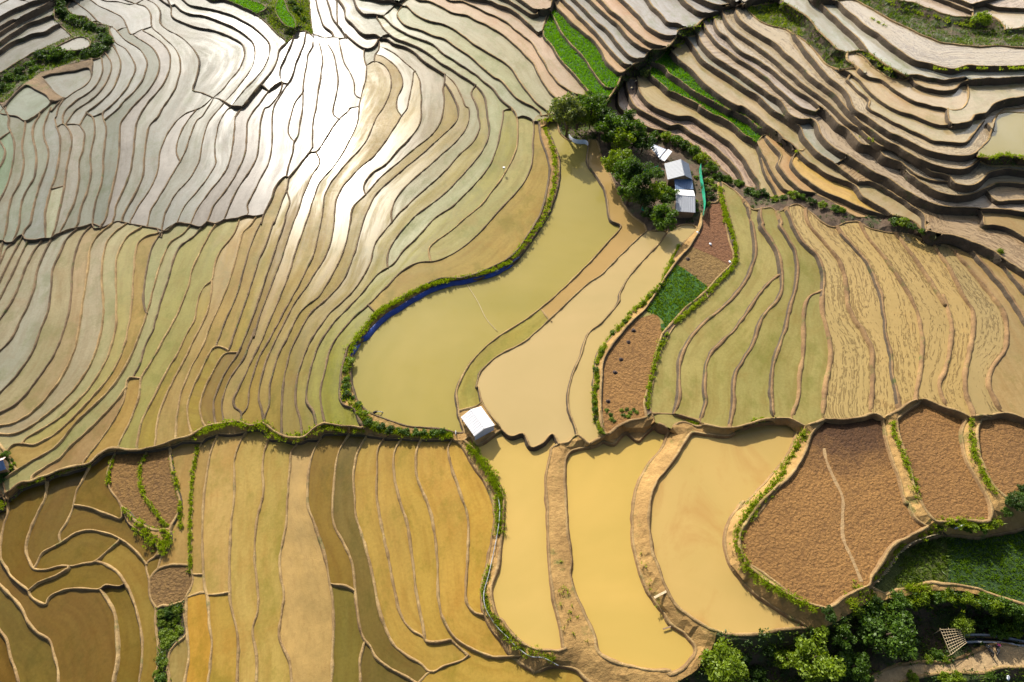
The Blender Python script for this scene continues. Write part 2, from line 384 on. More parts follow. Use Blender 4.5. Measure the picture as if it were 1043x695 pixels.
a5 975,0 1010,30 a6 0,75 60,130 140,190 220,250 300,310 390,370 480,390 560,410 620,420 700,400 780,405 900,405 1042,400
a5 870,0 a6 30,0 100,30 200,90 300,140 400,190 480,225 560,255 650,265 780,275 900,272 1042,285
a6 210,0 300,30 380,70 440,105 520,120 600,150 740,170 880,180 1042,165
@b N 0
a6 300,0 400,20 480,50 560,80 640,100 740,97 820,90 880,110 930,160
@t UR 0.8
a6 540,0 640,40 740,80
a6 640,0 740,35 755,30
a6 740,95 740,30 800,30 880,50 960,60 1042,60
@b N 0
a6 0,310 60,320 110,350 170,410 250,460 340,475 362,447
a6 0,310 60,300 110,300
b6 1042,30 960,25 890,40 860,90 840,170 790,240 760,272 830,295 910,282 1042,295
b6 825,100 855,95 880,45 920,10 1042,0
b6 772,310 850,340 950,340 1042,345
b6 760,272 772,310
b6 200,470 280,520 370,580 450,640 F 740,25 f6 620,190 740,230 880,300 960,350 1042,400
b6 60,445 120,440 200,470
f6 470,150 450,150 485,100
b5 400,432 440,440 460,460 545,485 600,520 650,522 740,498 800,515 870,507 940,540 b6 60,640 120,640 f6 225,62 270,50 340,70 400,100 450,150
a6 60,400 110,430
b5 790,255 812,240
b5 985,335 1042,300
'''
import bpy, bmesh, math, random, time
import numpy as np
from mathutils import Vector, Matrix, kdtree
from mathutils.geometry import delaunay_2d_cdt
T0 = time.time()
rnd = random.Random(11)
class mnoise:
    """smooth value noise, the same on every run"""
    @staticmethod
    def _h(x, y, z):
        n = (x * 374761393 + y * 668265263 + z * 2147483647) & 0xffffffff
        n = ((n ^ (n >> 13)) * 1274126177) & 0xffffffff
        return ((n ^ (n >> 16)) & 0xffff) / 32767.5 - 1.0
    @staticmethod
    def noise(p):
        x, y, z = float(p[0]), float(p[1]), float(p[2]); X, Y, Z_ = math.floor(x), math.floor(y), math.floor(z)
        u, v, w = (f * f * (3 - 2 * f) for f in (x - X, y - Y, z - Z_)); h = mnoise._h
        def l(a, b, t): return a + (b - a) * t
        return l(l(l(h(X, Y, Z_), h(X + 1, Y, Z_), u), l(h(X, Y + 1, Z_), h(X + 1, Y + 1, Z_), u), v), l(l(h(X, Y, Z_ + 1), h(X + 1, Y, Z_ + 1), u), l(h(X, Y + 1, Z_ + 1), h(X + 1, Y + 1, Z_ + 1), u), v), w) * .9
    @staticmethod
    def noise_vector(p): return Vector((mnoise.noise(p), mnoise.noise((p[0] + 31.4, p[1] - 17.2, p[2] + 5.5)), 0))
# ------------------------------------------------------------------ camera model (survey of the photograph)
PW, PH = 1043.0, 695.0
FPX = 717.0
CAMH = 110.0
PITCH = math.radians(52.0)
CF = Vector((0, math.cos(PITCH), -math.sin(PITCH)))
CU = Vector((0, math.sin(PITCH), math.cos(PITCH)))
CP = Vector((0, 0, CAMH))
def ray(px, py):
    return CF + Vector((1, 0, 0)) * ((px - PW / 2) / FPX) + CU * ((PH / 2 - py) / FPX)
def ground(px, py, z=0.0):
    d = ray(px, py)
    t = (z - CAMH) / d.z
    return CP + d * t
TILES = {}
for i, x in enumerate((0, 170, 340, 510, 680, 863)):
    TILES['a%d' % (i + 1)] = (x, 0); TILES['b%d' % (i + 1)] = (x, 110)
    TILES['h%d' % (i + 1)] = (x, 575)
for n, o in dict(c1=(0, 225), c2=(170, 225), c3=(340, 225), d1=(0, 335), d2=(170, 335), d3=(340, 335), g1=(0, 455), g2=(170, 435),
                 g3=(340, 435), f6=(863, 210), f4=(600, 210), m4=(590, 335), n6=(863, 395), o6=(863, 490), p4=(510, 560), q5=(700, 410)).items():
    TILES[n] = o
S6 = 180.0 / 1042.0
S3 = 350.0 / 1035.0
BIG = dict(A=(0, 0), B=(345, 0), C=(693, 0), D=(0, 230), E=(345, 230), F=(693, 230), G=(0, 460), H=(345, 460), I=(693, 460))
def tile(t, x, y):
    if t in BIG: return (BIG[t][0] + x * S3, BIG[t][1] + y * S3)
    if t == 'Z': return (x, y)
    return (TILES[t][0] + x * S6, TILES[t][1] + y * S6)
UPS = dict(U=(0, -1), R=(1, 0), L=(-1, 0), D=(0, 1), UR=(.7, -.7), UL=(-.7, -.7), N=(0, 0))
def parse(text):
    out = []; cur = ('d', 'N', 0.0)
    for ln in text.splitlines():
        ln = ln.strip()
        if not ln or ln[0] == '#': continue
        if ln[0] == '@':
            a = ln[1:].split(); cur = (a[0], a[1], float(a[2])); continue
        pts = []; t = 'Z'
        for tok in ln.split():
            if ',' in tok:
                x, y = tok.split(','); pts.append(tile(t, float(x), float(y)))
            else: t = tok
        out.append(dict(cls=cur[0], up=UPS[cur[1]], step=cur[2], pts=pts))
    return out
def crom(pts, step=3.0):
    P = [np.array(p, float) for p in pts]
    Q = [P[0]]
    for p in P[1:]:
        if np.hypot(*(p - Q[-1])) > 0.8: Q.append(p)
    P = Q
    if len(P) < 2: return []
    E = [2 * P[0] - P[1]] + P + [2 * P[-1] - P[-2]]
    out = []
    for i in range(1, len(E) - 2):
        p0, p1, p2, p3 = E[i - 1], E[i], E[i + 1], E[i + 2]
        n = max(1, int(round(np.hypot(*(p2 - p1)) / step)))
        t0 = 0.0
        def kn(t, a, b): return t + max(1e-3, np.hypot(*(b - a))) ** 0.5
        t1 = kn(t0, p0, p1); t2 = kn(t1, p1, p2); t3 = kn(t2, p2, p3)
        for k in range(n):
            t = t1 + (t2 - t1) * k / n
            A1 = (t1 - t) / (t1 - t0) * p0 + (t - t0) / (t1 - t0) * p1
            A2 = (t2 - t) / (t2 - t1) * p1 + (t - t1) / (t2 - t1) * p2
            A3 = (t3 - t) / (t3 - t2) * p2 + (t - t2) / (t3 - t2) * p3
            B1 = (t2 - t) / (t2 - t0) * A1 + (t - t0) / (t2 - t0) * A2
            B2 = (t3 - t) / (t3 - t1) * A2 + (t - t1) / (t3 - t1) * A3
            out.append((t2 - t) / (t2 - t1) * B1 + (t - t1) / (t2 - t1) * B2)
    out.append(P[-1])
    return out
X0, X1, Y0, Y1 = -75.0, 1118.0, -38.0, 765.0
def nrm(v):
    l = math.hypot(v[0], v[1]); return np.array((v[0] / l, v[1] / l)) if l > 1e-9 else np.array((1.0, 0.0))
lines = parse(LINES)
# push line ends past the frame, where the terraces carry on
for L in lines:
    P = L['pts']
    for end in (0, -1):
        p = np.array(P[end]); q = np.array(P[1] if end == 0 else P[-2])
        if p[0] < 9 or p[0] > PW - 9 or p[1] < 9 or p[1] > PH - 9:
            inside = 0 < p[0] < PW and 0 < p[1] < PH
            d = nrm(p - q)
            out_n = np.array((-1.0 if p[0] < 9 else 1.0 if p[0] > PW - 9 else 0, -1.0 if p[1] < 9 else 1.0 if p[1] > PH - 9 else 0))
            if d @ out_n <= 0.15: d = nrm(d + out_n) if d @ out_n > -0.2 else None
            if d is None: continue
            e = p + d * 400
            for lo, hi, ax in ((X0 - 1, X1 + 1, 0), (Y0 - 1, Y1 + 1, 1)):
                for lim in (lo, hi):
                    if (e[ax] - lim) * (p[ax] - lim) < 0: e = p + (e - p) * ((lim - p[ax]) / (e[ax] - p[ax]))
            if end == 0: P.insert(0, tuple(e))
            else: P.append(tuple(e))
for L in lines: L['d'] = crom(L['pts'])
lines = [L for L in lines if len(L['d']) > 1]
# hand-made wobble
for i, L in enumerate(lines):
    D = L['d']; n = len(D)
    if n > 4:
        amp = 0.55 if L['cls'] == 'd' else 0.85
        for k in range(1, n - 1):
            v = mnoise.noise_vector(Vector((D[k][0] * .11, D[k][1] * .11, i * 7.3)))
            D[k] = D[k] + np.array((v.x, v.y)) * amp * min(1, k / 3, (n - 1 - k) / 3)
# snap loose ends on to the nearest other line (T junctions), a touch past it
def nearest(p, skip):
    ab = SB - SA; t = np.clip(((p - SA) * ab).sum(1) / np.maximum((ab * ab).sum(1), 1e-9), 0, 1)
    c = SA + ab * t[:, None]; d = np.hypot(*(c - p).T); d[SI == skip] = 1e9
    j = int(d.argmin()); return d[j], c[j]
SNAP = 7.0
for L in lines:
    D = L['d']
    L['closed'] = np.hypot(*(D[0] - D[-1])) < 2.5
    if L['closed']: D[-1] = D[0].copy()
for npass in range(3):
    segs = []
    for i, L in enumerate(lines):
        for k in range(len(L['d']) - 1): segs.append((i, L['d'][k], L['d'][k + 1]))
    SA = np.array([s[1] for s in segs]); SB = np.array([s[2] for s in segs]); SI = np.array([s[0] for s in segs])
    for i, L in enumerate(lines):
        D = L['d']
        if L['closed']: continue
        for end in (0, -1):
            p = D[end]
            if not (0 < p[0] < PW and 0 < p[1] < PH): continue
            d, c = nearest(p, i)
            if npass and d < 0.75: continue
            if d < SNAP:
                k = 1
                prev = D[k] if end == 0 else D[-1 - k]
                if d > 1.5 or len(D) == 2: prev = prev if np.hypot(*(prev - c)) > 1 else p
                v = nrm(c - prev)
                q = c + v * 0.6
                drop = 1 if d < 1.5 and len(D) > 2 else 0
                if end == 0: L['d'] = D = [q] + D[drop:]
                else: L['d'] = D = D[:len(D) - drop] + [q]
            elif npass == 0: print('loose end', np.round(p, 1))
verts, edges, einfo = [], [], []
def addv(p):
    verts.append(Vector((float(p[0]), float(p[1])))); return len(verts) - 1
for i, L in enumerate(lines):
    ids = [addv(p) for p in L['d']]
    if np.hypot(*(L['d'][0] - L['d'][-1])) < 1e-6: ids[-1] = ids[0]
    for k in range(len(ids) - 1):
        if ids[k] != ids[k + 1]: edges.append((ids[k], ids[k + 1])); einfo.append((i, k))
nl = len(edges)
fr = [addv(p) for p in ((X0, Y0), (X1, Y0), (X1, Y1), (X0, Y1))]
for k in range(4): edges.append((fr[k], fr[(k + 1) % 4])); einfo.append((-1, k))
# interior points
LK = kdtree.KDTree(sum(len(L['d']) for L in lines)); c = 0
for L in lines:
    for p in L['d']: LK.insert((p[0], p[1], 0), c); c += 1
LK.balance()
y = Y0 + 4; row = 0
while y < Y1 - 3:
    x = X0 + 4 + (row % 2) * 4
    while x < X1 - 3:
        q = (x + rnd.uniform(-1.5, 1.5), y + rnd.uniform(-1.5, 1.5))
        if LK.find((q[0], q[1], 0))[2] > 2.6: addv(q)
        x += 8
    y += 7; row += 1
cv, ce, cfaces, ov, oe, of = delaunay_2d_cdt(verts, edges, [], 0, 1e-4, True)
cv = np.array([(v.x, v.y) for v in cv])
cfaces = [tuple(f) for f in cfaces]
econ = {}
for e, src in zip(ce, oe):
    s = [k for k in src if k < len(einfo)]
    if s: econ[(min(e), max(e))] = s[0]
eface = {}
for fi, f in enumerate(cfaces):
    for a, b in zip(f, f[1:] + f[:1]): eface.setdefault((min(a, b), max(a, b)), []).append(fi)
reg = [-1] * len(cfaces); nreg = 0
adj = [[] for _ in cfaces]
for e, fl in eface.items():
    if e not in econ and len(fl) == 2: adj[fl[0]].append(fl[1]); adj[fl[1]].append(fl[0])
for s in range(len(cfaces)):
    if reg[s] >= 0: continue
    st = [s]; reg[s] = nreg
    while st:
        f = st.pop()
        for g in adj[f]:
            if reg[g] < 0: reg[g] = nreg; st.append(g)
    nreg += 1
reg = np.array(reg)
FC = np.array([cv[list(f)].mean(0) for f in cfaces])
def tri_area(f):
    a, b, c = cv[f[0]], cv[f[1]], cv[f[2]]
    return abs((b[0] - a[0]) * (c[1] - a[1]) - (b[1] - a[1]) * (c[0] - a[0])) / 2
FA = np.array([tri_area(f) for f in cfaces])
RA = np.bincount(reg, FA, nreg)
RCx = np.bincount(reg, FA * FC[:, 0], nreg) / np.maximum(RA, 1e-9); RCy = np.bincount(reg, FA * FC[:, 1], nreg) / np.maximum(RA, 1e-9)
TA = np.array([[cv[f[0]], cv[f[1]], cv[f[2]]] for f in cfaces])
def region_at(x, y):
    p = np.array((x, y))
    def cr(a, b): return (b[:, 0] - a[:, 0]) * (p[1] - a[:, 1]) - (b[:, 1] - a[:, 1]) * (p[0] - a[:, 0])
    d1, d2, d3 = cr(TA[:, 0], TA[:, 1]), cr(TA[:, 1], TA[:, 2]), cr(TA[:, 2], TA[:, 0])
    ins = ((d1 >= -1e-9) & (d2 >= -1e-9) & (d3 >= -1e-9)) | ((d1 <= 1e-9) & (d2 <= 1e-9) & (d3 <= 1e-9))
    j = np.nonzero(ins)[0]
    return int(reg[j[0]]) if len(j) else -1
side = {}
for e, k in econ.items():
    fl = eface.get(e, [])
    if len(fl) == 2:
        side.setdefault(einfo[k], []).append((e, fl)) if k < nl else None
print('topology: lines', len(lines), 'verts', len(cv), 'tris', len(cfaces), 'regions', nreg, 'big', int((RA > 30).sum()), 'time %.1f' % (time.time() - T0))
# ------------------------------------------------------------------ what each patch of ground is
# kind: w still muddy water, m wet mud with rows of clods, s dry soil, g seedlings or crops (all level); B bank, R gully, Y yard, V wooded valley (sloping)
SEEDS = '''
R 26 72,R 88 28,B 36 83,B 50 93,B 608 388,B 915 421,R 777 12,V 490 688,B 747 251,B 93 69,R 302 8,R 316 22,R 277 20
B 562 162,B 569 577,B 652 560,B 821 446,B 908 440,B 989 447,B 752 435,B 697 432,B 633 437,B 736 205,B 663 405
B 40 489,B 487 448,B 700 445,B 655 690
Y 670 180,Y 713 190,R 584 129,R 651 74,R 700 35
R 787 19,R 827 43,R 850 62,R 897 67,R 960 24,R 1010 30,R 1018 168
V 783 678,V 900 640,V 960 630,B 984 538,B 984 602,B 850 630,V 984 692,V 500 680,V 169 644,B 155 546,R 4 476,B 482 428
B 478 432,B 500 440,B 540 660,B 20 499,B 695 252,B 640 440
'''
LEVEL = '''
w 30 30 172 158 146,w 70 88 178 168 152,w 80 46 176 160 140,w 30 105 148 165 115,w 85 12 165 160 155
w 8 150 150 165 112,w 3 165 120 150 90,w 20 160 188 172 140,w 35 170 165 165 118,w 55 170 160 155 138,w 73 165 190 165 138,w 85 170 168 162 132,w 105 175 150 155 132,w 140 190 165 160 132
m3 152 153 182 160 148,w 205 165 168 165 140,w 215 175 165 160 150,m3 235 170 178 155 140,m3 262 170 180 155 140,w 280 150 165 160 155,m3 295 150 186 160 145,w 200 60 170 165 150,w 145 60 160 158 152
w 400 110 140 128 88,w 360 110 150 138 98,m3 345 75 178 162 138,w 430 130 142 126 88,w 440 210 150 148 110,w 480 200 145 150 80,w 530 160 170 158 112,w 545 205 160 145 82,w 500 235 172 142 85
w 355 270 162 150 115,w 330 335 165 143 88,w 470 110 168 165 130,w 385 75 158 160 140
w 10 330 165 145 122,w 30 300 162 150 132,w 50 300 155 150 140,w 75 320 172 148 120,w 95 320 165 150 130,w 110 320 165 155 118,w 130 320 162 156 115,w 160 300 158 152 112,w 185 300 156 148 94,w 230 290 168 140 92,w 255 290 160 135 82,w 275 290 175 148 108,w 290 290 160 133 80,w 310 290 150 130 82,w 325 290 155 150 95
w 200 400 152 130 52,w 225 400 128 102 42,w 260 400 132 102 42,w 285 400 140 118 56,w 310 400 140 125 62,w 328 385 132 132 34,w 345 400 172 145 52,w 360 420 170 145 55
w 247 410 150 124 56,w 258 408 150 122 54,w 270 395 148 122 54,w 278 395 150 122 54,w 287 395 144 120 56,w 296 395 136 114 52,w 305 400 152 134 70,w 314 395 148 130 62,w 321 400 142 132 52,w 336 400 134 132 36,w 100 430 172 140 92,w 60 440 165 135 82,w 30 447 160 146 85,w 15 400 162 148 120
p 450 350 182 164 80,w 500 362 165 150 78,p 642 226 200 162 95,p 560 390 214 184 122,p 634 315 214 184 116
w 760 230 174 164 98,w 700 340 176 164 94,w 730 350 178 164 92,w 770 330 174 162 90,w 800 330 168 158 88,w 825 300 165 155 88,m 860 300 204 174 106,m 890 300 206 174 106,m 925 300 206 174 104,m 955 320 200 170 104,m 985 330 205 172 100,m 1015 360 190 165 105,w 1030 330 185 155 100
p 530 560 224 188 98,p 620 560 226 188 92,p3 720 540 222 184 104
w 500 530 208 166 60,w 470 530 204 162 60,w 440 530 198 162 62,w 410 530 192 156 62,w 385 530 186 152 62,w 350 520 116 106 44,w 330 500 142 110 22,m2 300 560 200 166 92,w 275 560 192 166 84,w 245 560 198 168 86,w 220 560 208 172 98,w 203 540 185 150 80,w 205 650 210 158 46,w 230 650 194 158 62,w 390 660 116 98 38,w 350 675 130 115 40,w 440 670 190 155 60,w 175 680 170 150 90
w 60 520 138 112 28,w 30 560 122 96 26,w 90 640 126 96 28,w 95 490 132 122 50,w 20 640 118 100 28,w 130 605 128 106 34,w 155 650 154 128 50,w 80 575 130 105 26,w 10 690 122 92 30,w 120 520 128 100 28
s 125 478 146 108 44,s 122 500 146 108 44,s 155 490 146 108 44,s 172 500 144 106 44,s 172 600 142 108 52,s 640 370 170 124 58,s 725 240 142 94 54,s3 715 270 150 118 58,s 850 530 174 126 58,s 950 480 168 121 56,s 1025 470 166 120 56
g 690 305 62 135 8,g 575 60 50 130 4,g 600 62 45 120 4,g 730 112 52 125 4,g 735 105 50 120 4,g 255 9 70 150 8,g 290 15 70 150 8,g 1018 585 60 105 10,g4 930 585 110 125 30
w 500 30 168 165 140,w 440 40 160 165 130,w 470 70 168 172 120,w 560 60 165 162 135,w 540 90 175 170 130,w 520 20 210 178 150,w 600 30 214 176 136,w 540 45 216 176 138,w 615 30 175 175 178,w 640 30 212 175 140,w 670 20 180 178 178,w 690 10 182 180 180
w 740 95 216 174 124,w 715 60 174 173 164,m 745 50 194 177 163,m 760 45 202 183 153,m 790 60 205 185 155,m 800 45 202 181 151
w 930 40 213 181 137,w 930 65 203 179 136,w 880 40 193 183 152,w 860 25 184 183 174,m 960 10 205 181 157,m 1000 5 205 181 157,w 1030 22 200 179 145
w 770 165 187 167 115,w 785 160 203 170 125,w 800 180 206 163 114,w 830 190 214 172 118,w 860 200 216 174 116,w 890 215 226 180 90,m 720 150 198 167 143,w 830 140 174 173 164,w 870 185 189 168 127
m 880 130 204 182 145,m 920 140 204 182 144,m 950 130 203 179 141,w 940 90 202 174 133,m 990 60 192 175 147,p 1010 140 165 150 80,m 1000 200 195 165 125,m 850 130 200 178 152,w 1000 125 190 172 132,m 1000 180 190 172 139
r 966 678 196 160 105,c 1001 651 40 45 45
'''
rkind = {}; rcol = {}
for tok in SEEDS.replace('\n', ',').split(','):
    a = tok.split()
    if len(a) == 3:
        r = region_at(float(a[1]), float(a[2]))
        if r >= 0: rkind[r] = a[0]
lev = []
for tok in LEVEL.replace('\n', ',').split(','):
    a = tok.split()
    if len(a) == 6:
        r = region_at(float(a[1]), float(a[2])); c = tuple(int(v) for v in a[3:])
        if a[0] in ('w', 'm', 'm3'): lev.append((float(a[1]), float(a[2]), a[0], c))
        if r >= 0:
            if rkind.get(r, 'w') in 'BRYV': print('seed clash', a, rkind[r])
            rkind[r] = a[0]; rcol[r] = c
LX = np.array([(l[0], l[1]) for l in lev]); LC = np.array([l[3] for l in lev], float)
rcell = [np.nonzero(reg == r)[0] for r in range(nreg)]
neigh = {}
for e, fl in eface.items():
    if len(fl) == 2 and reg[fl[0]] != reg[fl[1]]:
        l = np.hypot(*(cv[e[0]] - cv[e[1]]))
        for a, b in ((fl[0], fl[1]), (fl[1], fl[0])): neigh.setdefault(reg[a], {}); neigh[reg[a]][reg[b]] = neigh[reg[a]].get(reg[b], 0) + l
for r in range(nreg):
    if r in rkind: continue
    fs = rcell[r]
    thin = RA[r] / max(1, sum(neigh.get(r, {1: 1}).values())) 
    if RA[r] < 14 or thin < 0.55:
        rkind[r] = '?'; continue
    f = fs[np.argmin(np.hypot(FC[fs, 0] - RCx[r], FC[fs, 1] - RCy[r]))]
    j = int(np.argmin(np.hypot(LX[:, 0] - FC[f, 0], (LX[:, 1] - FC[f, 1]) * .7)))
    rkind[r] = lev[j][2]; rcol[r] = lev[j][3]
for r in list(rcol):        # neighbouring paddies share one silt: pull each strip part of the way to the local mean
    if rkind[r] in ('w', 'm', 'm3'):
        w_ = np.exp(-((LX[:, 0] - RCx[r]) ** 2 + (LX[:, 1] - RCy[r]) ** 2) / (2 * 55.0 ** 2)) + 1e-9
        mean = (LC * w_[:, None]).sum(0) / w_.sum(); q_ = .32 if RCx[r] < 560 and RCy[r] < 450 else .22
        rcol[r] = np.array(rcol[r]) * (1 - q_) + mean * q_
        if RCx[r] < 560 and 190 < RCy[r] < 450: rcol[r] = rcol[r].mean() + (rcol[r] - rcol[r].mean()) * 1.3 + np.array((-2, 4, -2))
        rcol[r] = tuple(np.clip(rcol[r], 5, 240))
# slivers join their widest neighbour's kind
for it in range(4):
    for r in range(nreg):
        if rkind[r] == '?':
            nb = sorted(((l, q) for q, l in neigh.get(r, {}).items() if rkind[q] != '?'), reverse=True)
            if nb: rkind[r] = '=%d' % nb[0][1]
def root(r):
    while rkind[r][0] == '=': r = int(rkind[r][1:])
    return r
remap = np.array([root(r) if rkind[r] != '?' else r for r in range(nreg)])
reg = remap[reg]
flat = sorted(r for r in set(reg.tolist()) if rkind[r][0] not in 'BRYV?')
for r in set(reg.tolist()):
    if rkind[r] == '?': rkind[r] = 'B'
fidx = {r: i for i, r in enumerate(flat)}
# ------------------------------------------------------------------ levels: one unknown per patch, one equation per terrace step
pair = {}
for (li, k), lst in side.items():
    L = lines[li]
    for e, fl in lst:
        a, b = reg[fl[0]], reg[fl[1]]
        if a == b or a not in fidx or b not in fidx: continue
        l = np.hypot(*(cv[e[0]] - cv[e[1]]))
        d = FC[fl[0]] - FC[fl[1]]
        n = np.hypot(*d) + 1e-6
        s = (d[0] * L['up'][0] + d[1] * L['up'][1]) / n * l
        if a > b: a, b, s = b, a, -s
        p = pair.setdefault((li, a, b), [0.0, 0.0]); p[0] += s; p[1] += l
rows, rhs = [], []
def eq(cs, v, w):
    row = np.zeros(len(flat))
    for i, c in cs: row[i] += c * w
    rows.append(row); rhs.append(v * w)
for (li, a, b), (s, l) in pair.items():
    if l < 5: continue
    st = lines[li]['step']
    w = 6.0 if lines[li]['cls'] == 'n' else min(2.0, (l / 40.0)) * (0.25 if st == 0 else 1.0)
    eq([(fidx[a], 1), (fidx[b], -1)], st * (1 if s > 0 else -1) if st else 0.0, w)
def base_z(x, y):
    return 14 * max(0, (330 - y) / 330) * max(0, (x - 350) / 650) + 2.0 * max(0, (230 - y) / 230)
for r in flat: eq([(fidx[r], 1)], base_z(RCx[r], RCy[r]), 0.02)
def R(x, y): return fidx.get(reg[[i for i in np.nonzero(np.hypot(FC[:, 0] - x, FC[:, 1] - y) < 14)[0]][int(np.argmin(np.hypot(*(FC[[i for i in np.nonzero(np.hypot(FC[:, 0] - x, FC[:, 1] - y) < 14)[0]]] - np.array((x, y))).T)))]])
for x, y, z, w in ((450, 350, 0, 6), (985, 680, -2.2, 6), (1001, 651, -2.9, 6), (940, 576, 1.2, 5), (1018, 585, 1.3, 5)):
    i = R(x, y)
    if i is not None: eq([(i, 1)], z, w)
for x1, y1, x2, y2, dz in ((345, 400, 450, 350, .8), (545, 205, 450, 350, 1.0), (405, 305, 450, 350, .9), (560, 390, 530, 560, 1.2), (530, 560, 620, 560, 0), (720, 540, 620, 560, 1.3),
        (850, 520, 720, 540, 1.3), (950, 480, 850, 520, .3), (1025, 470, 950, 480, .3), (770, 400, 720, 480, 1.6), (860, 400, 850, 520, .9), (500, 530, 530, 560, -.7), (400, 530, 450, 350, -1.3),
        (310, 400, 330, 500, 1.0), (250, 400, 245, 560, 1.0), (100, 430, 95, 500, .9), (30, 30, 70, 88, .6), (70, 88, 110, 80, .3), (30, 105, 30, 160, .3), (690, 150, 760, 230, 1.2), (800, 180, 790, 250, 1.0),
        (890, 215, 880, 260, 1.2), (640, 370, 634, 315, .6), (640, 370, 680, 380, .1), (725, 240, 760, 230, .3), (590, 50, 500, 90, 3.0), (700, 145, 640, 30, -3.0), (122, 500, 60, 520, .5), (172, 500, 203, 540, .2), (760, 45, 690, 10, 0.5), (205, 650, 155, 650, .4), (642, 226, 450, 350, .4)):
    a, b = R(x1, y1), R(x2, y2)
    if a is None or b is None or a == b: print('link skipped', x1, y1, x2, y2, a, b); continue
    eq([(a, 1), (b, -1)], dz, 2.0)
Z = np.linalg.lstsq(np.array(rows), np.array(rhs), rcond=None)[0]
rz = {r: float(Z[fidx[r]]) for r in flat}
# ------------------------------------------------------------------ a height for every corner of every patch
nv = len(cv)
OFF = dict(B=.38, R=.15, Y=.1, V=.1)
vflat = [[] for _ in range(nv)]; vslope = [set() for _ in range(nv)]
for f, r in zip(cfaces, reg):
    for v in f:
        if r in fidx: vflat[v].append(rz[r])
        else: vslope[v].add(rkind[r])
isslope = np.array([bool(s) for s in vslope]); hasflat = np.array([bool(s) for s in vflat])
sz = np.zeros(nv)
for v in range(nv):
    if isslope[v] and hasflat[v]: sz[v] = np.mean(vflat[v]) + max(OFF[k] for k in vslope[v])
free = isslope & ~hasflat
nbs = {}
for f, r in zip(cfaces, reg):
    if r in fidx: continue
    for a, b in zip(f, f[1:] + f[:1]): nbs.setdefault(a, set()).add(b); nbs.setdefault(b, set()).add(a)
fr_ids = np.nonzero(free)[0]; known = [v for v in range(nv) if isslope[v] and hasflat[v]]
KT = kdtree.KDTree(len(known))
for v in known: KT.insert((cv[v][0], cv[v][1], sz[v]), v)
KT.balance()
KP = kdtree.KDTree(len(known))
for i, v in enumerate(known): KP.insert((cv[v][0], cv[v][1], 0), v)
KP.balance()
fdist = np.zeros(nv)
for v in fr_ids:
    co, j, d = KP.find((cv[v][0], cv[v][1], 0)); sz[v] = sz[j]; fdist[v] = d
I_, J_ = [], []
pos = {v: i for i, v in enumerate(fr_ids)}
for v in fr_ids:
    for u in nbs.get(v, ()): I_.append(pos[v]); J_.append(u)
I_ = np.array(I_, int); J_ = np.array(J_, int); cnt = np.maximum(np.bincount(I_, minlength=len(fr_ids)), 1)
for it in range(500): sz[fr_ids] = np.bincount(I_, sz[J_], len(fr_ids)) / cnt
for v in fr_ids:
    d = fdist[v]; k = vslope[v]
    if k == {'V'}: sz[v] -= 3.0 * min(1, d / 34) ** 1.2
    elif 'R' in k and 'B' not in k: sz[v] -= 2.5 * min(1, d / 16)
    elif k == {'B'}: sz[v] += 0.12 * min(1, d / 5)
vz = np.array([np.mean(vflat[v] + ([sz[v]] if isslope[v] and not hasflat[v] else [])) if (vflat[v] or isslope[v]) else 0 for v in range(nv)])
W = np.array([tuple(ground(cv[v][0], cv[v][1], vz[v])) for v in range(nv)])
def slope_z(v): return sz[v]
print('levels: %.1f .. %.1f m, flat patches %d, time %.1f' % (min(rz.values()), max(rz.values()), len(flat), time.time() - T0))
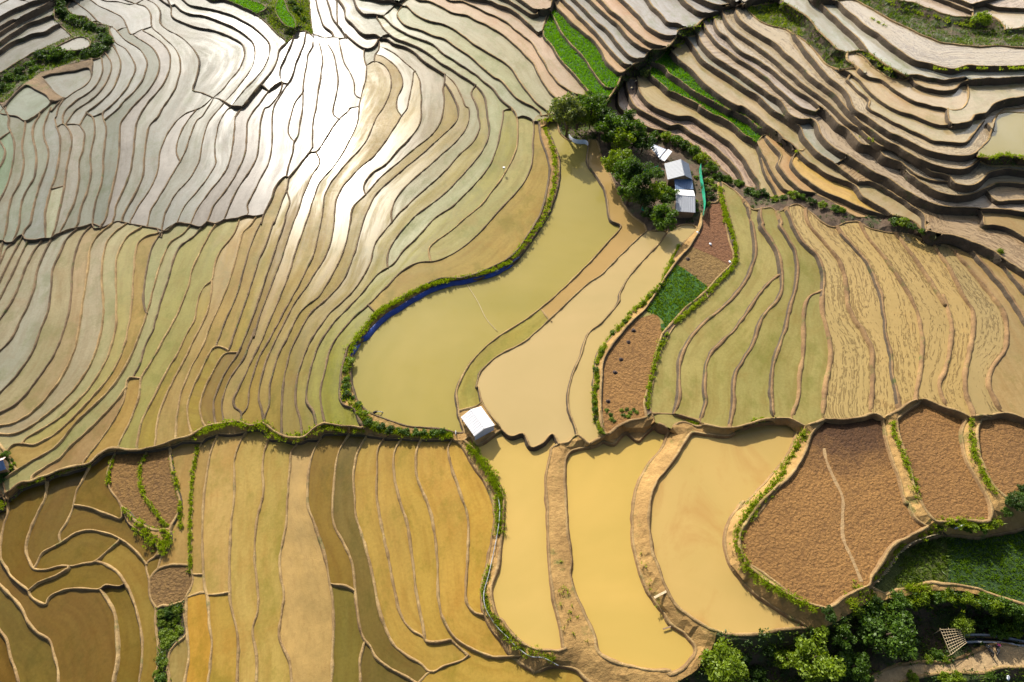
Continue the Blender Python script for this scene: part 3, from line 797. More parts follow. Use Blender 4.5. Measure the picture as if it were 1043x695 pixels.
# ------------------------------------------------------------------ materials
sc = bpy.context.scene
COL = sc.collection
def s2l(c): c = c / 255.0; return c / 12.92 if c <= 0.04045 else ((c + 0.055) / 1.055) ** 2.4
def alb(c, k=0.62):
    l = [min(0.85, s2l(v) * k) for v in c]; g = .3 * l[0] + .59 * l[1] + .11 * l[2]; return tuple(v * .93 + g * .07 for v in l)
class NT:
    def __init__(s, name):
        s.m = bpy.data.materials.new(name); s.m.use_nodes = True; s.t = s.m.node_tree; s.n = s.t.nodes; s.n.clear()
        s.out = s.n.new('ShaderNodeOutputMaterial'); s.b = s.n.new('ShaderNodeBsdfPrincipled'); s.l(s.b.outputs[0], s.out.inputs[0])
    def l(s, a, b): s.t.links.new(a, b)
    def add(s, ty, ins=None, **kw):
        n = s.n.new(ty)
        for k, v in kw.items(): setattr(n, k, v)
        for k, v in (ins or {}).items():
            if hasattr(v, 'is_output') or isinstance(v, bpy.types.NodeSocket): s.l(v, n.inputs[k])
            else: n.inputs[k].default_value = v
        return n
    def noise(s, vec, scale, detail=3.0, rough=0.55, dist=0.0):
        return s.add('ShaderNodeTexNoise', {'Vector': vec, 'Scale': scale, 'Detail': detail, 'Roughness': rough, 'Distortion': dist}).outputs['Fac']
    def ramp(s, fac, lo, hi, a=0.0, b=1.0):
        return s.add('ShaderNodeMapRange', {'Value': fac, 'From Min': lo, 'From Max': hi, 'To Min': a, 'To Max': b}).outputs[0]
    def math(s, op, a, b=0.0): return s.add('ShaderNodeMath', {0: a, 1: b}, operation=op).outputs[0]
    def mix(s, fac, a, b, mode='MIX'):
        n = s.n.new('ShaderNodeMix'); n.data_type = 'RGBA'; n.blend_type = mode
        for i, v in ((0, fac), (6, a), (7, b)):
            if isinstance(v, bpy.types.NodeSocket): s.l(v, n.inputs[i])
            else: n.inputs[i].default_value = v if i == 0 else (*v[:3], 1)
        return n.outputs[2]
    def pos(s): return s.add('ShaderNodeTexCoord').outputs['Object']
    def uv(s): return s.add('ShaderNodeTexCoord').outputs['UV']
    def mapv(s, v, sc_): return s.add('ShaderNodeMapping', {'Vector': v, 'Scale': sc_}).outputs[0]
    def bump(s, h, strength, dist):
        b = s.add('ShaderNodeBump', {'Height': h, 'Strength': strength, 'Distance': dist}); s.l(b.outputs[0], s.b.inputs['Normal'])
    def set(s, **kw):
        for k, v in kw.items():
            k = k.replace('_', ' ')
            if isinstance(v, bpy.types.NodeSocket): s.l(v, s.b.inputs[k])
            else: s.b.inputs[k].default_value = (*v, 1) if isinstance(v, tuple) and len(v) == 3 else v
        return s.m
def water_gloss(t, P, U, base_r=0.5, spec=0.08, coat=0.2, film_lo=0.07, film_hi=0.24, cw0=0.35):
    """wet film over mud: a broad sheen everywhere, a sharper film only where the water lies open"""
    f1 = t.noise(t.mapv(U, (0.06, 0.25, 1)), 1.0, 3, 0.6); f2 = t.noise(P, 0.9, 4, 0.75)
    rr = t.add('ShaderNodeObjectInfo').outputs['Random']; big = t.noise(P, 0.045, 4, 0.65)
    rg = t.math('ADD', t.ramp(f2, 0.3, 0.7, base_r - 0.07, base_r + 0.07), t.math('ADD', t.ramp(rr, 0, 1, -0.08, 0.08), t.ramp(big, 0.3, 0.7, -0.10, 0.10)))
    cw = t.ramp(t.math('ADD', t.math('ADD', f1, t.math('MULTIPLY', rr, 0.2)), t.math('MULTIPLY', f2, 0.35)), 0.68, 0.88, 0.0, coat)
    t.set(Roughness=rg, IOR=1.33, Specular_IOR_Level=spec)
    film = t.ramp(t.math('ADD', t.noise(t.mapv(U, (0.05, 0.4, 1)), 1.0, 4, 0.65), t.math('MULTIPLY', rr, 0.3)), 0.45, 0.8, film_lo, film_hi)
    t.set(Coat_Weight=t.math('ADD', t.ramp(t.math('ADD', t.math('MULTIPLY', rr, 0.7), t.math('MULTIPLY', big, 0.6)), 0.3, 0.9, cw0 * 0.45, cw0 * 1.7), cw), Coat_Roughness=film, Coat_IOR=1.33)
def mat_water():
    t = NT('muddy_water'); P = t.pos(); U = t.uv(); oc = t.add('ShaderNodeObjectInfo'); c = oc.outputs['Color']
    n1 = t.noise(P, 0.07, 4); n2 = t.noise(t.mapv(U, (0.10, 0.7, 1)), 1.0, 4, 0.6); n3 = t.noise(t.mapv(P, (1, .6, 1)), 0.22, 7, 0.72); n4 = t.noise(P, 0.11, 5, 0.65, 0.8)
    c1 = t.mix(t.ramp(n1, 0.35, 0.7), t.mix(1.0, c, (0.88, 0.89, 0.82), 'MULTIPLY'), t.mix(1.0, c, (1.12, 1.08, 1.04), 'MULTIPLY'))
    c2 = t.mix(t.ramp(n2, 0.44, 0.66, 0, 0.75), c1, t.mix(1.0, c, (0.80, 0.72, 0.60), 'MULTIPLY'))
    c3 = t.mix(t.ramp(n3, 0.50, 0.66, 0, 0.75), c2, t.mix(1.0, c, (0.62, 0.68, 0.44), 'MULTIPLY'))
    c3 = t.mix(t.ramp(n4, 0.54, 0.68, 0, 0.5), c3, t.mix(1.0, c, (0.86, 0.70, 0.56), 'MULTIPLY'))
    fine = t.noise(P, 2.2, 4, 0.7)
    c4 = t.mix(t.ramp(fine, 0.3, 0.7, 0, 1), t.mix(1.0, c3, (0.88, 0.88, 0.86), 'MULTIPLY'), t.mix(1.0, c3, (1.09, 1.09, 1.09), 'MULTIPLY'))
    t.bump(t.noise(P, 1.6, 3, 0.6), 0.25, 0.05); water_gloss(t, P, U)
    return t.set(Base_Color=c4)
def mat_pool(name='pool_water', stain=0.0):
    t = NT(name); P = t.pos(); U = t.uv(); c = t.add('ShaderNodeObjectInfo').outputs['Color']
    n1 = t.noise(P, 0.025, 4, 0.6, 0.8); n3 = t.noise(P, 0.12, 6, 0.6, 0.5)
    c1 = t.mix(t.ramp(n1, 0.3, 0.7), t.mix(1.0, c, (0.86, 0.90, 0.80), 'MULTIPLY'), t.mix(1.0, c, (1.10, 1.07, 1.06), 'MULTIPLY'))
    c1 = t.mix(t.ramp(n3, 0.45, 0.75, 0, 0.3), c1, t.mix(1.0, c, (0.85, 0.87, 0.75), 'MULTIPLY'))
    if stain: c1 = t.mix(t.ramp(t.noise(t.mapv(P, (1, .55, 1)), 0.09, 7, 0.68, 1.2), 0.48, 0.66, 0, stain), c1, t.mix(1.0, c, (0.74, 0.52, 0.42), 'MULTIPLY'))
    t.bump(t.noise(P, 2.2, 3, 0.6), 0.08, 0.05); water_gloss(t, P, U, 0.4, 0.1, 0.1, 0.04, 0.12, 0.65)
    return t.set(Base_Color=c1)
def mat_silt():
    t = NT('wet_silt'); P = t.pos(); U = t.uv(); c = t.add('ShaderNodeObjectInfo').outputs['Color']
    n = t.noise(t.mapv(U, (0.4, 1.2, 1)), 1.0, 5, 0.75); n0 = t.noise(P, 0.12, 5, 0.7); n1 = t.noise(P, 1.6, 5, 0.75)
    c1 = t.mix(t.ramp(n0, 0.35, 0.65), t.mix(1.0, c, (0.72, 0.70, 0.64), 'MULTIPLY'), t.mix(1.0, c, (1.12, 1.06, 1.0), 'MULTIPLY'))
    c2 = t.mix(t.ramp(n, 0.5, 0.72, 0, 0.55), c1, t.mix(1.0, c, (0.62, 0.55, 0.48), 'MULTIPLY'))
    t.bump(t.math('ADD', n1, n), 0.6, 0.10); water_gloss(t, P, U, 0.55, 0.1, 0.05, 0.22, 0.42, 0.3)
    return t.set(Base_Color=c2)
def mat_algae(name='algae_water', k=1.0):
    t = NT(name); P = t.pos(); U = t.uv(); c = t.add('ShaderNodeObjectInfo').outputs['Color']
    n = t.noise(P, 0.5, 6, 0.7); n1 = t.noise(P, 0.12, 3)
    g = t.mix(1.0, c, (0.62, 0.92, 0.32), 'MULTIPLY')
    c1 = t.mix(t.ramp(t.math('ADD', n, n1), 0.92, 1.25, 0, 0.75), c, g)
    c1 = t.mix(t.ramp(t.noise(t.mapv(P, (1, 1, 1)), 0.35, 5, 0.7, 1.0), 0.55, 0.7, 0, 0.5), c1, t.mix(1.0, c, (0.62, 0.66, 0.5), 'MULTIPLY'))
    t.bump(t.noise(P, 2.5, 4, 0.7), 0.3, 0.05); water_gloss(t, P, U)
    return t.set(Base_Color=c1)
def mat_mud():
    t = NT('wet_mud'); P = t.pos(); U = t.uv(); c = t.add('ShaderNodeObjectInfo').outputs['Color']
    n = t.noise(t.mapv(U, (0.7, 3.3, 1)), 1.0, 4, 0.7, 0.2); n0 = t.noise(P, 0.10, 4, 0.65); rows = t.ramp(t.noise(t.mapv(U, (0.03, 1.25, 1)), 1.0, 1), 0.42, 0.58)
    m = t.math('ADD', t.math('MULTIPLY', n, 0.85), t.math('ADD', t.math('MULTIPLY', rows, 0.09), t.math('MULTIPLY', n0, 0.32)))
    clod = t.ramp(m, 0.665, 0.72)
    base = t.mix(t.ramp(n0, 0.3, 0.7), t.mix(1.0, c, (0.88, 0.87, 0.84), 'MULTIPLY'), t.mix(1.0, c, (1.08, 1.06, 1.04), 'MULTIPLY'))
    base = t.mix(t.ramp(t.noise(P, 0.2, 5, .7), 0.55, 0.75, 0, 0.4), base, t.mix(1.0, c, (0.82, 0.66, 0.52), 'MULTIPLY'))
    c1 = t.mix(t.math('MULTIPLY', clod, 0.55), base, t.mix(1.0, c, (0.36, 0.30, 0.27), 'MULTIPLY'))
    t.bump(t.math('ADD', t.math('MULTIPLY', clod, 1.0), t.math('MULTIPLY', t.noise(P, 2.0, 3), 0.25)), 0.8, 0.12); water_gloss(t, P, U, 0.5, 0.1, 0.1)
    return t.set(Base_Color=c1)
def mat_soil():
    t = NT('dry_soil'); P = t.pos(); U = t.uv(); c = t.add('ShaderNodeObjectInfo').outputs['Color']
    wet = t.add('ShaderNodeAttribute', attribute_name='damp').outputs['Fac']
    n0 = t.noise(P, 0.06, 4); n1 = t.noise(P, 3.0, 4, 0.7); rows = t.noise(t.mapv(U, (0.30, 1.0, 1)), 1.0, 4, 0.65)
    vor = t.add('ShaderNodeTexVoronoi', {'Vector': t.add('ShaderNodeVectorMath', {0: P, 1: t.add('ShaderNodeTexNoise', {'Vector': P, 'Scale': 1.2, 'Detail': 3}).outputs['Color']}, operation='ADD').outputs[0], 'Scale': 2.0, 'Randomness': 1.0}).outputs['Distance']
    base = t.mix(t.ramp(n0, 0.35, 0.68), t.mix(1.0, c, (0.86, 0.84, 0.80), 'MULTIPLY'), t.mix(1.0, c, (1.12, 1.10, 1.04), 'MULTIPLY'))
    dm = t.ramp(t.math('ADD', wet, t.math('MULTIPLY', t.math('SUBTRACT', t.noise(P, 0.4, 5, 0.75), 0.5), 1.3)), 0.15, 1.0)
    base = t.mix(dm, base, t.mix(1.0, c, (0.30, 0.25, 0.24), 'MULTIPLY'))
    c1 = t.mix(t.ramp(rows, 0.48, 0.7, 0, 0.45), base, t.mix(1.0, base, (0.62, 0.57, 0.52), 'MULTIPLY'))
    c1 = t.mix(t.ramp(vor, 0.38, 0.8, 0, 0.6), c1, t.mix(1.0, base, (0.42, 0.36, 0.30), 'MULTIPLY'))
    c2 = t.mix(t.ramp(n1, 0.5, 0.7, 0, 0.5), c1, t.mix(1.0, base, (1.3, 1.27, 1.2), 'MULTIPLY'))
    h = t.math('ADD', t.math('MULTIPLY', rows, 0.5), t.math('ADD', t.math('MULTIPLY', vor, -0.45), t.math('MULTIPLY', n1, 0.45)))
    t.bump(h, 0.9, 0.3)
    return t.set(Base_Color=c2, Roughness=0.95)
def mat_earth(name, light, dark, grass=0.25, sc_=0.5, grasscol=(0.06, 0.10, 0.012)):
    t = NT(name); P = t.pos()
    n0 = t.noise(P, 0.18 * sc_ * 2, 4, 0.6); n1 = t.noise(P, 1.3, 5, 0.7); n2 = t.noise(P, 0.35, 4, 0.65)
    c = t.mix(t.ramp(n0, 0.3, 0.7), dark, light)
    c = t.mix(t.ramp(n1, 0.35, 0.7, 0, 0.6), c, t.mix(1.0, c, (0.6, 0.55, 0.5), 'MULTIPLY'))
    c = t.mix(t.ramp(n2, 0.62 - grass * 0.4, 0.78 - grass * 0.35, 0, 0.85 if grass > 0 else 0), c, grasscol)
    t.bump(n1, 0.9, 0.25)
    return t.set(Base_Color=c, Roughness=0.95)
def mat_plain(name, col, rough=0.6, var=0.15, scale=1.5, metal=0.0):
    t = NT(name); P = t.pos(); n = t.noise(P, scale, 3)
    c = t.mix(t.ramp(n, 0.3, 0.7), tuple(v * (1 - var) for v in col), tuple(min(0.95, v * (1 + var)) for v in col))
    return t.set(Base_Color=c, Roughness=rough, Metallic=metal)
def mat_field():
    t = NT('seedling_green'); P = t.pos(); c = t.add('ShaderNodeObjectInfo').outputs['Color']
    n = t.noise(P, 0.35, 4, 0.6); n1 = t.noise(P, 3.0, 4, 0.8)
    c1 = t.mix(t.ramp(n, 0.35, 0.7), t.mix(1.0, c, (0.7, 0.75, 0.7), 'MULTIPLY'), t.mix(1.0, c, (1.25, 1.15, 1.0), 'MULTIPLY'))
    c2 = t.mix(t.ramp(n1, 0.3, 0.6), t.mix(1.0, c1, (0.45, 0.5, 0.4), 'MULTIPLY'), c1)
    t.bump(n1, 1.0, 0.5)
    return t.set(Base_Color=c2, Roughness=0.8)
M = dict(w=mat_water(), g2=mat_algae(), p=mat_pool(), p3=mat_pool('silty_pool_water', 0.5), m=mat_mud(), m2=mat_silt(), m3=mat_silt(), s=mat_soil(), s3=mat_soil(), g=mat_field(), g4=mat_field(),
         bank=mat_earth('bank_soil', (0.46, 0.285, 0.095), (0.30, 0.175, 0.055), 0.08),
         dyke=mat_earth('dyke_earth', (0.45, 0.31, 0.13), (0.20, 0.12, 0.045), 0.08),
         dyke3=mat_earth('brown_dyke_earth', (0.34, 0.21, 0.085), (0.15, 0.085, 0.035), 0.10), dyke2=mat_earth('dark_dyke_earth', (0.24, 0.16, 0.08), (0.09, 0.06, 0.03), 0.08),
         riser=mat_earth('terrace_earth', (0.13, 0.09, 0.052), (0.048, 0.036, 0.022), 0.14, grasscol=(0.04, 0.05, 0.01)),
         gully=mat_earth('gully_soil', (0.12, 0.08, 0.045), (0.06, 0.045, 0.025), 0.42, grasscol=(0.035, 0.065, 0.01)),
         yard=mat_earth('yard_soil', (0.15, 0.095, 0.055), (0.08, 0.055, 0.035), 0.25, grasscol=(0.04, 0.07, 0.012)),
         road=mat_earth('road_dust', (0.50, 0.36, 0.19), (0.40, 0.27, 0.13), -0.5))
# ------------------------------------------------------------------ texture coordinates that follow the terraces: along and across the longest bank
vline = [set() for _ in range(nv)]
for (li, k), lst in side.items():
    for e, fl in lst:
        for v in e: vline[v].add(li)
arc = {}
for li, L in enumerate(lines):
    D = np.array(L['d']); Z0 = np.array([tuple(ground(p[0], p[1], 0.0)) for p in D])
    arc[li] = (Z0, np.concatenate([[0], np.cumsum(np.hypot(*(np.diff(Z0[:, :2], axis=0)).T))]))
rlen = {}
for (li, a, b), (s, l) in pair.items():
    for r in (a, b): rlen.setdefault(r, {}); rlen[r][li] = rlen[r].get(li, 0) + l
def structure(name, me, mats, color=None):
    o = bpy.data.objects.new(name, me); COL.objects.link(o); o['kind'] = 'structure'
    for m in mats: me.materials.append(m)
    if color: o.color = (*color, 1)
    return o
def new_mesh(name, V, F, uv=None, mi=None, smooth=False):
    me = bpy.data.meshes.new(name)
    me.from_pydata([tuple(v) for v in V], [], F)
    if uv is not None:
        ul = me.uv_layers.new(name='UVMap'); li = np.empty(len(me.loops), int); me.loops.foreach_get('vertex_index', li)
        ul.data.foreach_set('uv', np.asarray(uv, np.float32)[li].ravel())
    if mi is not None: me.polygons.foreach_set('material_index', np.asarray(mi, np.int32))
    if smooth: me.polygons.foreach_set('use_smooth', np.ones(len(me.polygons), bool))
    me.update(); return me
NAMES = dict(w='paddy_water', g2='paddy_water', m='paddy_water', m2='paddy_water', s='soil_field', s3='soil_field', p='pond_water', p3='pond_water', m3='paddy_water', g='seedling_field', g4='garden_field', B='bank_path', R='gully_terrain', Y='yard_ground', V='valley_terrain', r='road', c='canal_water')
MATK = dict(B='bank', R='gully', Y='yard', V='gully', r='road', c='p')
pond_r = region_at(450, 350)
pond_r = reg[np.argmin(np.hypot(FC[:, 0] - 450, FC[:, 1] - 350))]
for r in sorted(set(reg.tolist())):
    fs = np.nonzero(reg == r)[0]
    k = rkind[r]
    vid = sorted({v for f in fs for v in cfaces[f]}); loc = {v: i for i, v in enumerate(vid)}
    V = []
    for v in vid:
        z = rz[r] if r in fidx else slope_z(v)
        if vline[v] or r not in fidx: x, y = W[v][0], W[v][1]
        else: x, y = W[v][0], W[v][1]
        V.append((x, y, z))
    V = np.array(V)
    if r not in fidx:   # rough ground
        for i, v in enumerate(vid):
            if not hasflat[v]: V[i, 2] += 0.35 * mnoise.noise(Vector((V[i, 0] * .25, V[i, 1] * .25, 3.1))) * (0.25 if k == 'B' else 1.6)
    F = [tuple(loc[v] for v in cfaces[f]) for f in fs]
    F = [f if (V[f[1]][0] - V[f[0]][0]) * (V[f[2]][1] - V[f[0]][1]) - (V[f[1]][1] - V[f[0]][1]) * (V[f[2]][0] - V[f[0]][0]) > 0 else f[::-1] for f in F]
    uv = V[:, :2].copy()
    if r in rlen:
        li = max(rlen[r], key=lambda q: rlen[r][q]); Z0, S = arc[li]
        P2 = np.array([tuple(ground(cv[v][0], cv[v][1], 0.0))[:2] for v in vid])
        d = np.hypot(P2[:, None, 0] - Z0[None, :, 0], P2[:, None, 1] - Z0[None, :, 1])
        j = d.argmin(1); uv = np.stack([S[j], d[np.arange(len(vid)), j]], 1) + (r * 7.31 % 50)
    me = new_mesh(NAMES.get(k, 'terrain'), V, F, uv)
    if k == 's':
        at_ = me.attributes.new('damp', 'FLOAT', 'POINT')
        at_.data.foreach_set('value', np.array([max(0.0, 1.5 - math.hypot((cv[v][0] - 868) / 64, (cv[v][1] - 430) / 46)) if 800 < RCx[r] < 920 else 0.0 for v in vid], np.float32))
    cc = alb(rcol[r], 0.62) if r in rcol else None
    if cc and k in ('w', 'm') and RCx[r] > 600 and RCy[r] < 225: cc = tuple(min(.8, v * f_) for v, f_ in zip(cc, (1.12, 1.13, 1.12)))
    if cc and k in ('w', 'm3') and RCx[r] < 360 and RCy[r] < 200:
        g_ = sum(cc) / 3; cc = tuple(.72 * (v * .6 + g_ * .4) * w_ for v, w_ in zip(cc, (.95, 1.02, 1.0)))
    name = 'pond_water' if r == pond_r else NAMES.get(k, 'terrain')
    kk = 0.62
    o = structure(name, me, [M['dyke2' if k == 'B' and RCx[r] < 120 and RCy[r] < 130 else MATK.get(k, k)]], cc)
# ------------------------------------------------------------------ dykes and terrace walls along every traced line
STY = dict(e=(0.46, 0.20, 0.5), d=(0.25, 0.20, 0.40), t=(0.34, 0.13, 0.30), b=(0.30, 0.10, 0.45))
for li, L in enumerate(lines):
    if L['cls'] == 'n': continue
    D = np.array(L['d']); n = len(D) - 1
    zl = np.full(n, np.nan); zr = np.full(n, np.nan); both = np.zeros(n, bool)
    for k in range(n):
        a, b = [], []; sl = 0; tot = 0
        for e, fl in side.get((li, k), []):
            t = D[k + 1] - D[k]
            for f in fl:
                m = FC[f] - D[k]; s = t[0] * m[1] - t[1] * m[0]
                r = reg[f]; z = rz[r] if r in fidx else (slope_z(e[0]) + slope_z(e[1])) / 2
                (a if s > 0 else b).append(z); sl += r not in fidx; tot += 1
        if a and b: zr[k] = np.mean(a); zl[k] = np.mean(b); both[k] = sl == tot
    ok = ~np.isnan(zl) & ~both
    if not ok.any(): continue
    def fill(z):
        z = z.copy(); idx = np.nonzero(~np.isnan(z))[0]
        z[:] = np.interp(np.arange(n), idx, z[idx]); return z
    zl, zr = fill(zl), fill(zr)
    def topt(z):
        p = np.concatenate([[z[0]], (z[:-1] + z[1:]) / 2, [z[-1]]])
        q = p.copy(); q[1:-1] = (p[:-2] + 2 * p[1:-1] + p[2:]) / 4; return q
    pl, pr = topt(zl), topt(zr)
    pok = np.concatenate([[ok[0]], ok[:-1] | ok[1:], [ok[-1]]])
    P = np.array([tuple(ground(D[k][0], D[k][1], (pl[k] + pr[k]) / 2))[:2] for k in range(n + 1)])
    T = np.gradient(P, axis=0); T /= np.maximum(np.hypot(*T.T), 1e-6)[:, None]
    NL = np.stack([-T[:, 1], T[:, 0]], 1)
    w0, h0, bat = STY[L['cls']]
    V, F, mi = [], [], []
    rows_ = []
    for k in range(n + 1):
        nz = mnoise.noise(Vector((P[k][0] * .35, P[k][1] * .35, li))) ; nz2 = mnoise.noise(Vector((P[k][0] * 1.1, P[k][1] * 1.1, li + 9)))
        w = w0 * (1 + .45 * nz + .2 * nz2); h = h0 * (1 + .5 * nz2)
        zc = max(pl[k], pr[k]) + h
        dl, dr = zc - pl[k], zc - pr[k]
        j = lambda s: s * (1 + .35 * mnoise.noise(Vector((P[k][0] * .8, P[k][1] * .8, s * 3 + li))))
        prof = [(w / 2 + j(bat) * dl + .05, pl[k] - .12), (w / 2 + j(bat) * .5 * dl, (pl[k] + zc) / 2), (w / 2 * .9, zc - .03), (0, zc + .03), (-w / 2 * .9, zc - .03), (-w / 2 - j(bat) * .5 * dr, (pr[k] + zc) / 2), (-w / 2 - j(bat) * dr - .05, pr[k] - .12)]
        rows_.append(len(V))
        for o_, z in prof: V.append((P[k][0] + NL[k][0] * o_, P[k][1] + NL[k][1] * o_, z))
    for k in range(n):
        if not ok[k]: continue
        a, b = rows_[k], rows_[k + 1]
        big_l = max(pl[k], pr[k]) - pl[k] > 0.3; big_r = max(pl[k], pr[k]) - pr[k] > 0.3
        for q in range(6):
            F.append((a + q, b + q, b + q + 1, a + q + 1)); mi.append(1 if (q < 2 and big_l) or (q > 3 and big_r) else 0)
    if not F: continue
    me = new_mesh('dyke', V, F, None, mi, True)
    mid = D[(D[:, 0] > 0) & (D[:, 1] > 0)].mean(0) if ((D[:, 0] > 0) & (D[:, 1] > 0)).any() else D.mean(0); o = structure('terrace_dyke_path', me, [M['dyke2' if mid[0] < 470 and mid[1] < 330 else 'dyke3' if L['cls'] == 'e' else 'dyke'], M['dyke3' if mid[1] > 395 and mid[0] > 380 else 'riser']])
# the earth the paddies are cut into, just under every water sheet
V = [(W[v][0], W[v][1], min(vflat[v] + ([sz[v]] if isslope[v] else [])) - .3 if (vflat[v] or isslope[v]) else -1) for v in range(nv)]
structure('terrain', new_mesh('terrain', V, [f if (W[f[1]][0] - W[f[0]][0]) * (W[f[2]][1] - W[f[0]][1]) - (W[f[1]][1] - W[f[0]][1]) * (W[f[2]][0] - W[f[0]][0]) > 0 else f[::-1] for f in cfaces]), [M['riser']])
# ------------------------------------------------------------------ the land beyond the surveyed patch
def edgeverts(ax, val): return sorted([v for v in range(nv) if abs(cv[v][ax] - val) < 1e-3], key=lambda v: cv[v][1 - ax])
loop = edgeverts(1, Y0) + edgeverts(0, X1)[1:] + edgeverts(1, Y1)[::-1][1:] + edgeverts(0, X0)[::-1][1:]
V, F = [], []
cen = W[loop].mean(0)
for v in loop:
    p = W[v].copy(); d = p[:2] - cen[:2]; d /= np.hypot(*d)
    V.append((p[0], p[1], p[2])); V.append((p[0] + d[0] * 25, p[1] + d[1] * 25, p[2] * .9 - 1)); V.append((p[0] + d[0] * 900, p[1] + d[1] * 900, p[2] * .5))
n = len(loop)
for i in range(n):
    j = (i + 1) % n
    for q in (0, 1): F.append((3 * i + q, 3 * i + q + 1, 3 * j + q + 1, 3 * j + q))
structure('terrain', new_mesh('terrain', V, F), [M['gully']])
print('ground built %.1f' % (time.time() - T0))
# ------------------------------------------------------------------ helpers for things that stand on the ground
nr = np.random.RandomState(5)
FW = np.array([[W[v][:2] for v in f] for f in cfaces]).mean(1)
def face_near(px, py): return int(np.argmin(np.hypot(FC[:, 0] - px, FC[:, 1] - py)))
def ground_z(px, py):
    f = face_near(px, py); r = reg[f]
    return rz[r] if r in fidx else float(np.mean([slope_z(v) for v in cfaces[f]]))
def at(px, py, up=0.0):
    p = ground(px, py, ground_z(px, py) + up); return p
def on(px, py):
    return ground(px, py, ground_z(px, py))
def T(s):
    out = []; t = 'Z'
    for tok in s.split():
        if ',' in tok: x, y = tok.split(','); out.append(tile(t, float(x), float(y)))
        else: t = tok
    return out
def tag(o, label=None, cat=None, group=None, kind=None):
    if label: o['label'] = label
    if cat: o['category'] = cat
    if group: o['group'] = group
    if kind: o['kind'] = kind
    return o
def empty(name, loc, rz_=0.0):
    o = bpy.data.objects.new(name, None); COL.objects.link(o); o.location = loc; o.rotation_euler = (0, 0, rz_); o.empty_display_size = 0.3
    return o
def obj(name, me, mat, parent=None, loc=None):
    o = bpy.data.objects.new(name, me); COL.objects.link(o)
    if mat and not me.materials: me.materials.append(mat)
    if parent: o.parent = parent
    if loc is not None: o.location = loc
    return o
class MB:
    def __init__(s): s.V = []; s.F = []
    def box(s, c, d, rz_=0.0, tilt=None):
        b = len(s.V); ca, sa = math.cos(rz_), math.sin(rz_)
        for sx in (-.5, .5):
            for sy in (-.5, .5):
                for sz_ in (-.5, .5):
                    x, y, z = sx * d[0], sy * d[1], sz_ * d[2]
                    s.V.append((c[0] + x * ca - y * sa, c[1] + x * sa + y * ca, c[2] + z))
        for q in ((0, 1, 3, 2), (4, 6, 7, 5), (0, 4, 5, 1), (2, 3, 7, 6), (0, 2, 6, 4), (1, 5, 7, 3)): s.F.append(tuple(b + i for i in q))
        return s
    def tube(s, pts, r, n=6, cap=True):
        pts = [Vector(p) for p in pts]; rr = r if hasattr(r, '__len__') else [r] * len(pts); b0 = len(s.V)
        for i, p in enumerate(pts):
            d = (pts[min(i + 1, len(pts) - 1)] - pts[max(i - 1, 0)]).normalized()
            u = d.cross(Vector((0, 0, 1)));
            if u.length < 1e-3: u = d.cross(Vector((1, 0, 0)))
            u.normalize(); w = d.cross(u)
            for k in range(n):
                a = 2 * math.pi * k / n; q = p + (u * math.cos(a) + w * math.sin(a)) * rr[i]; s.V.append(tuple(q))
        for i in range(len(pts) - 1):
            for k in range(n):
                a, b = b0 + i * n + k, b0 + i * n + (k + 1) % n; s.F.append((a, b, b + n, a + n))
        if cap: s.F.append(tuple(b0 + k for k in range(n))[::-1]); s.F.append(tuple(b0 + (len(pts) - 1) * n + k for k in range(n)))
        return s
    def slab(s, quad, t):
        q = [Vector(p) for p in quad]; nn = (q[1] - q[0]).cross(q[-1] - q[0]).normalized(); b = len(s.V); m = len(q)
        if nn.z < 0: nn = -nn
        for p in q: s.V.append(tuple(p))
        for p in q: s.V.append(tuple(p - nn * t))
        s.F.append(tuple(b + i for i in range(m))); s.F.append(tuple(b + m + i for i in range(m))[::-1])
        for i in range(m): j = (i + 1) % m; s.F.append((b + i, b + m + i, b + m + j, b + j))
        return s
    def lathe(s, prof, n=12, c=(0, 0, 0), axis='z'):
        b = len(s.V)
        for r, z in prof:
            for k in range(n):
                a = 2 * math.pi * k / n; p = (r * math.cos(a), r * math.sin(a), z)
                if axis == 'x': p = (p[2], p[0], p[1])
                if axis == 'y': p = (p[0], p[2], p[1])
                s.V.append((c[0] + p[0], c[1] + p[1], c[2] + p[2]))
        for i in range(len(prof) - 1):
            for k in range(n): a, d = b + i * n + k, b + i * n + (k + 1) % n; s.F.append((a, d, d + n, a + n))
        return s
    def mesh(s, name, smooth=False): return new_mesh(name, s.V, s.F, None, None, smooth)
    def build(s, name, mat, parent=None, smooth=False):
        return obj(name, s.mesh(name, smooth), mat, parent)
def mat_leaf(name, col, trans=0.35, var=0.35):
    t = NT(name); P = t.pos(); n = t.noise(P, 0.9, 2); ri = t.add('ShaderNodeObjectInfo').outputs['Random']
    gi = t.add('ShaderNodeNewGeometry').outputs['Random Per Island']
    f = t.math('ADD', t.math('MULTIPLY', n, 0.5), t.math('ADD', t.math('MULTIPLY', gi, 0.55), t.math('MULTIPLY', ri, 0.2)))
    c = t.mix(t.ramp(f, 0.2, 0.95), tuple(v * (1 - var) for v in col), (col[0] * (1 + 1.5 * var), col[1] * (1 + var), col[2] * (1 + .3 * var)))
    t.set(Base_Color=c, Roughness=0.55)
    tr = t.add('ShaderNodeBsdfTranslucent', {'Color': t.mix(1.0, c, (1.5, 1.5, 0.7), 'MULTIPLY')})
    mx = t.add('ShaderNodeMixShader', {0: trans}); t.l(t.b.outputs[0], mx.inputs[1]); t.l(tr.outputs[0], mx.inputs[2]); t.l(mx.outputs[0], t.out.inputs[0])
    return t.m
LEAF = [mat_leaf('leaf_green', (0.07, 0.145, 0.010)), mat_leaf('leaf_bright', (0.15, 0.235, 0.008)), mat_leaf('leaf_dark', (0.04, 0.088, 0.010)), mat_leaf('leaf_grey', (0.12, 0.165, 0.045))]
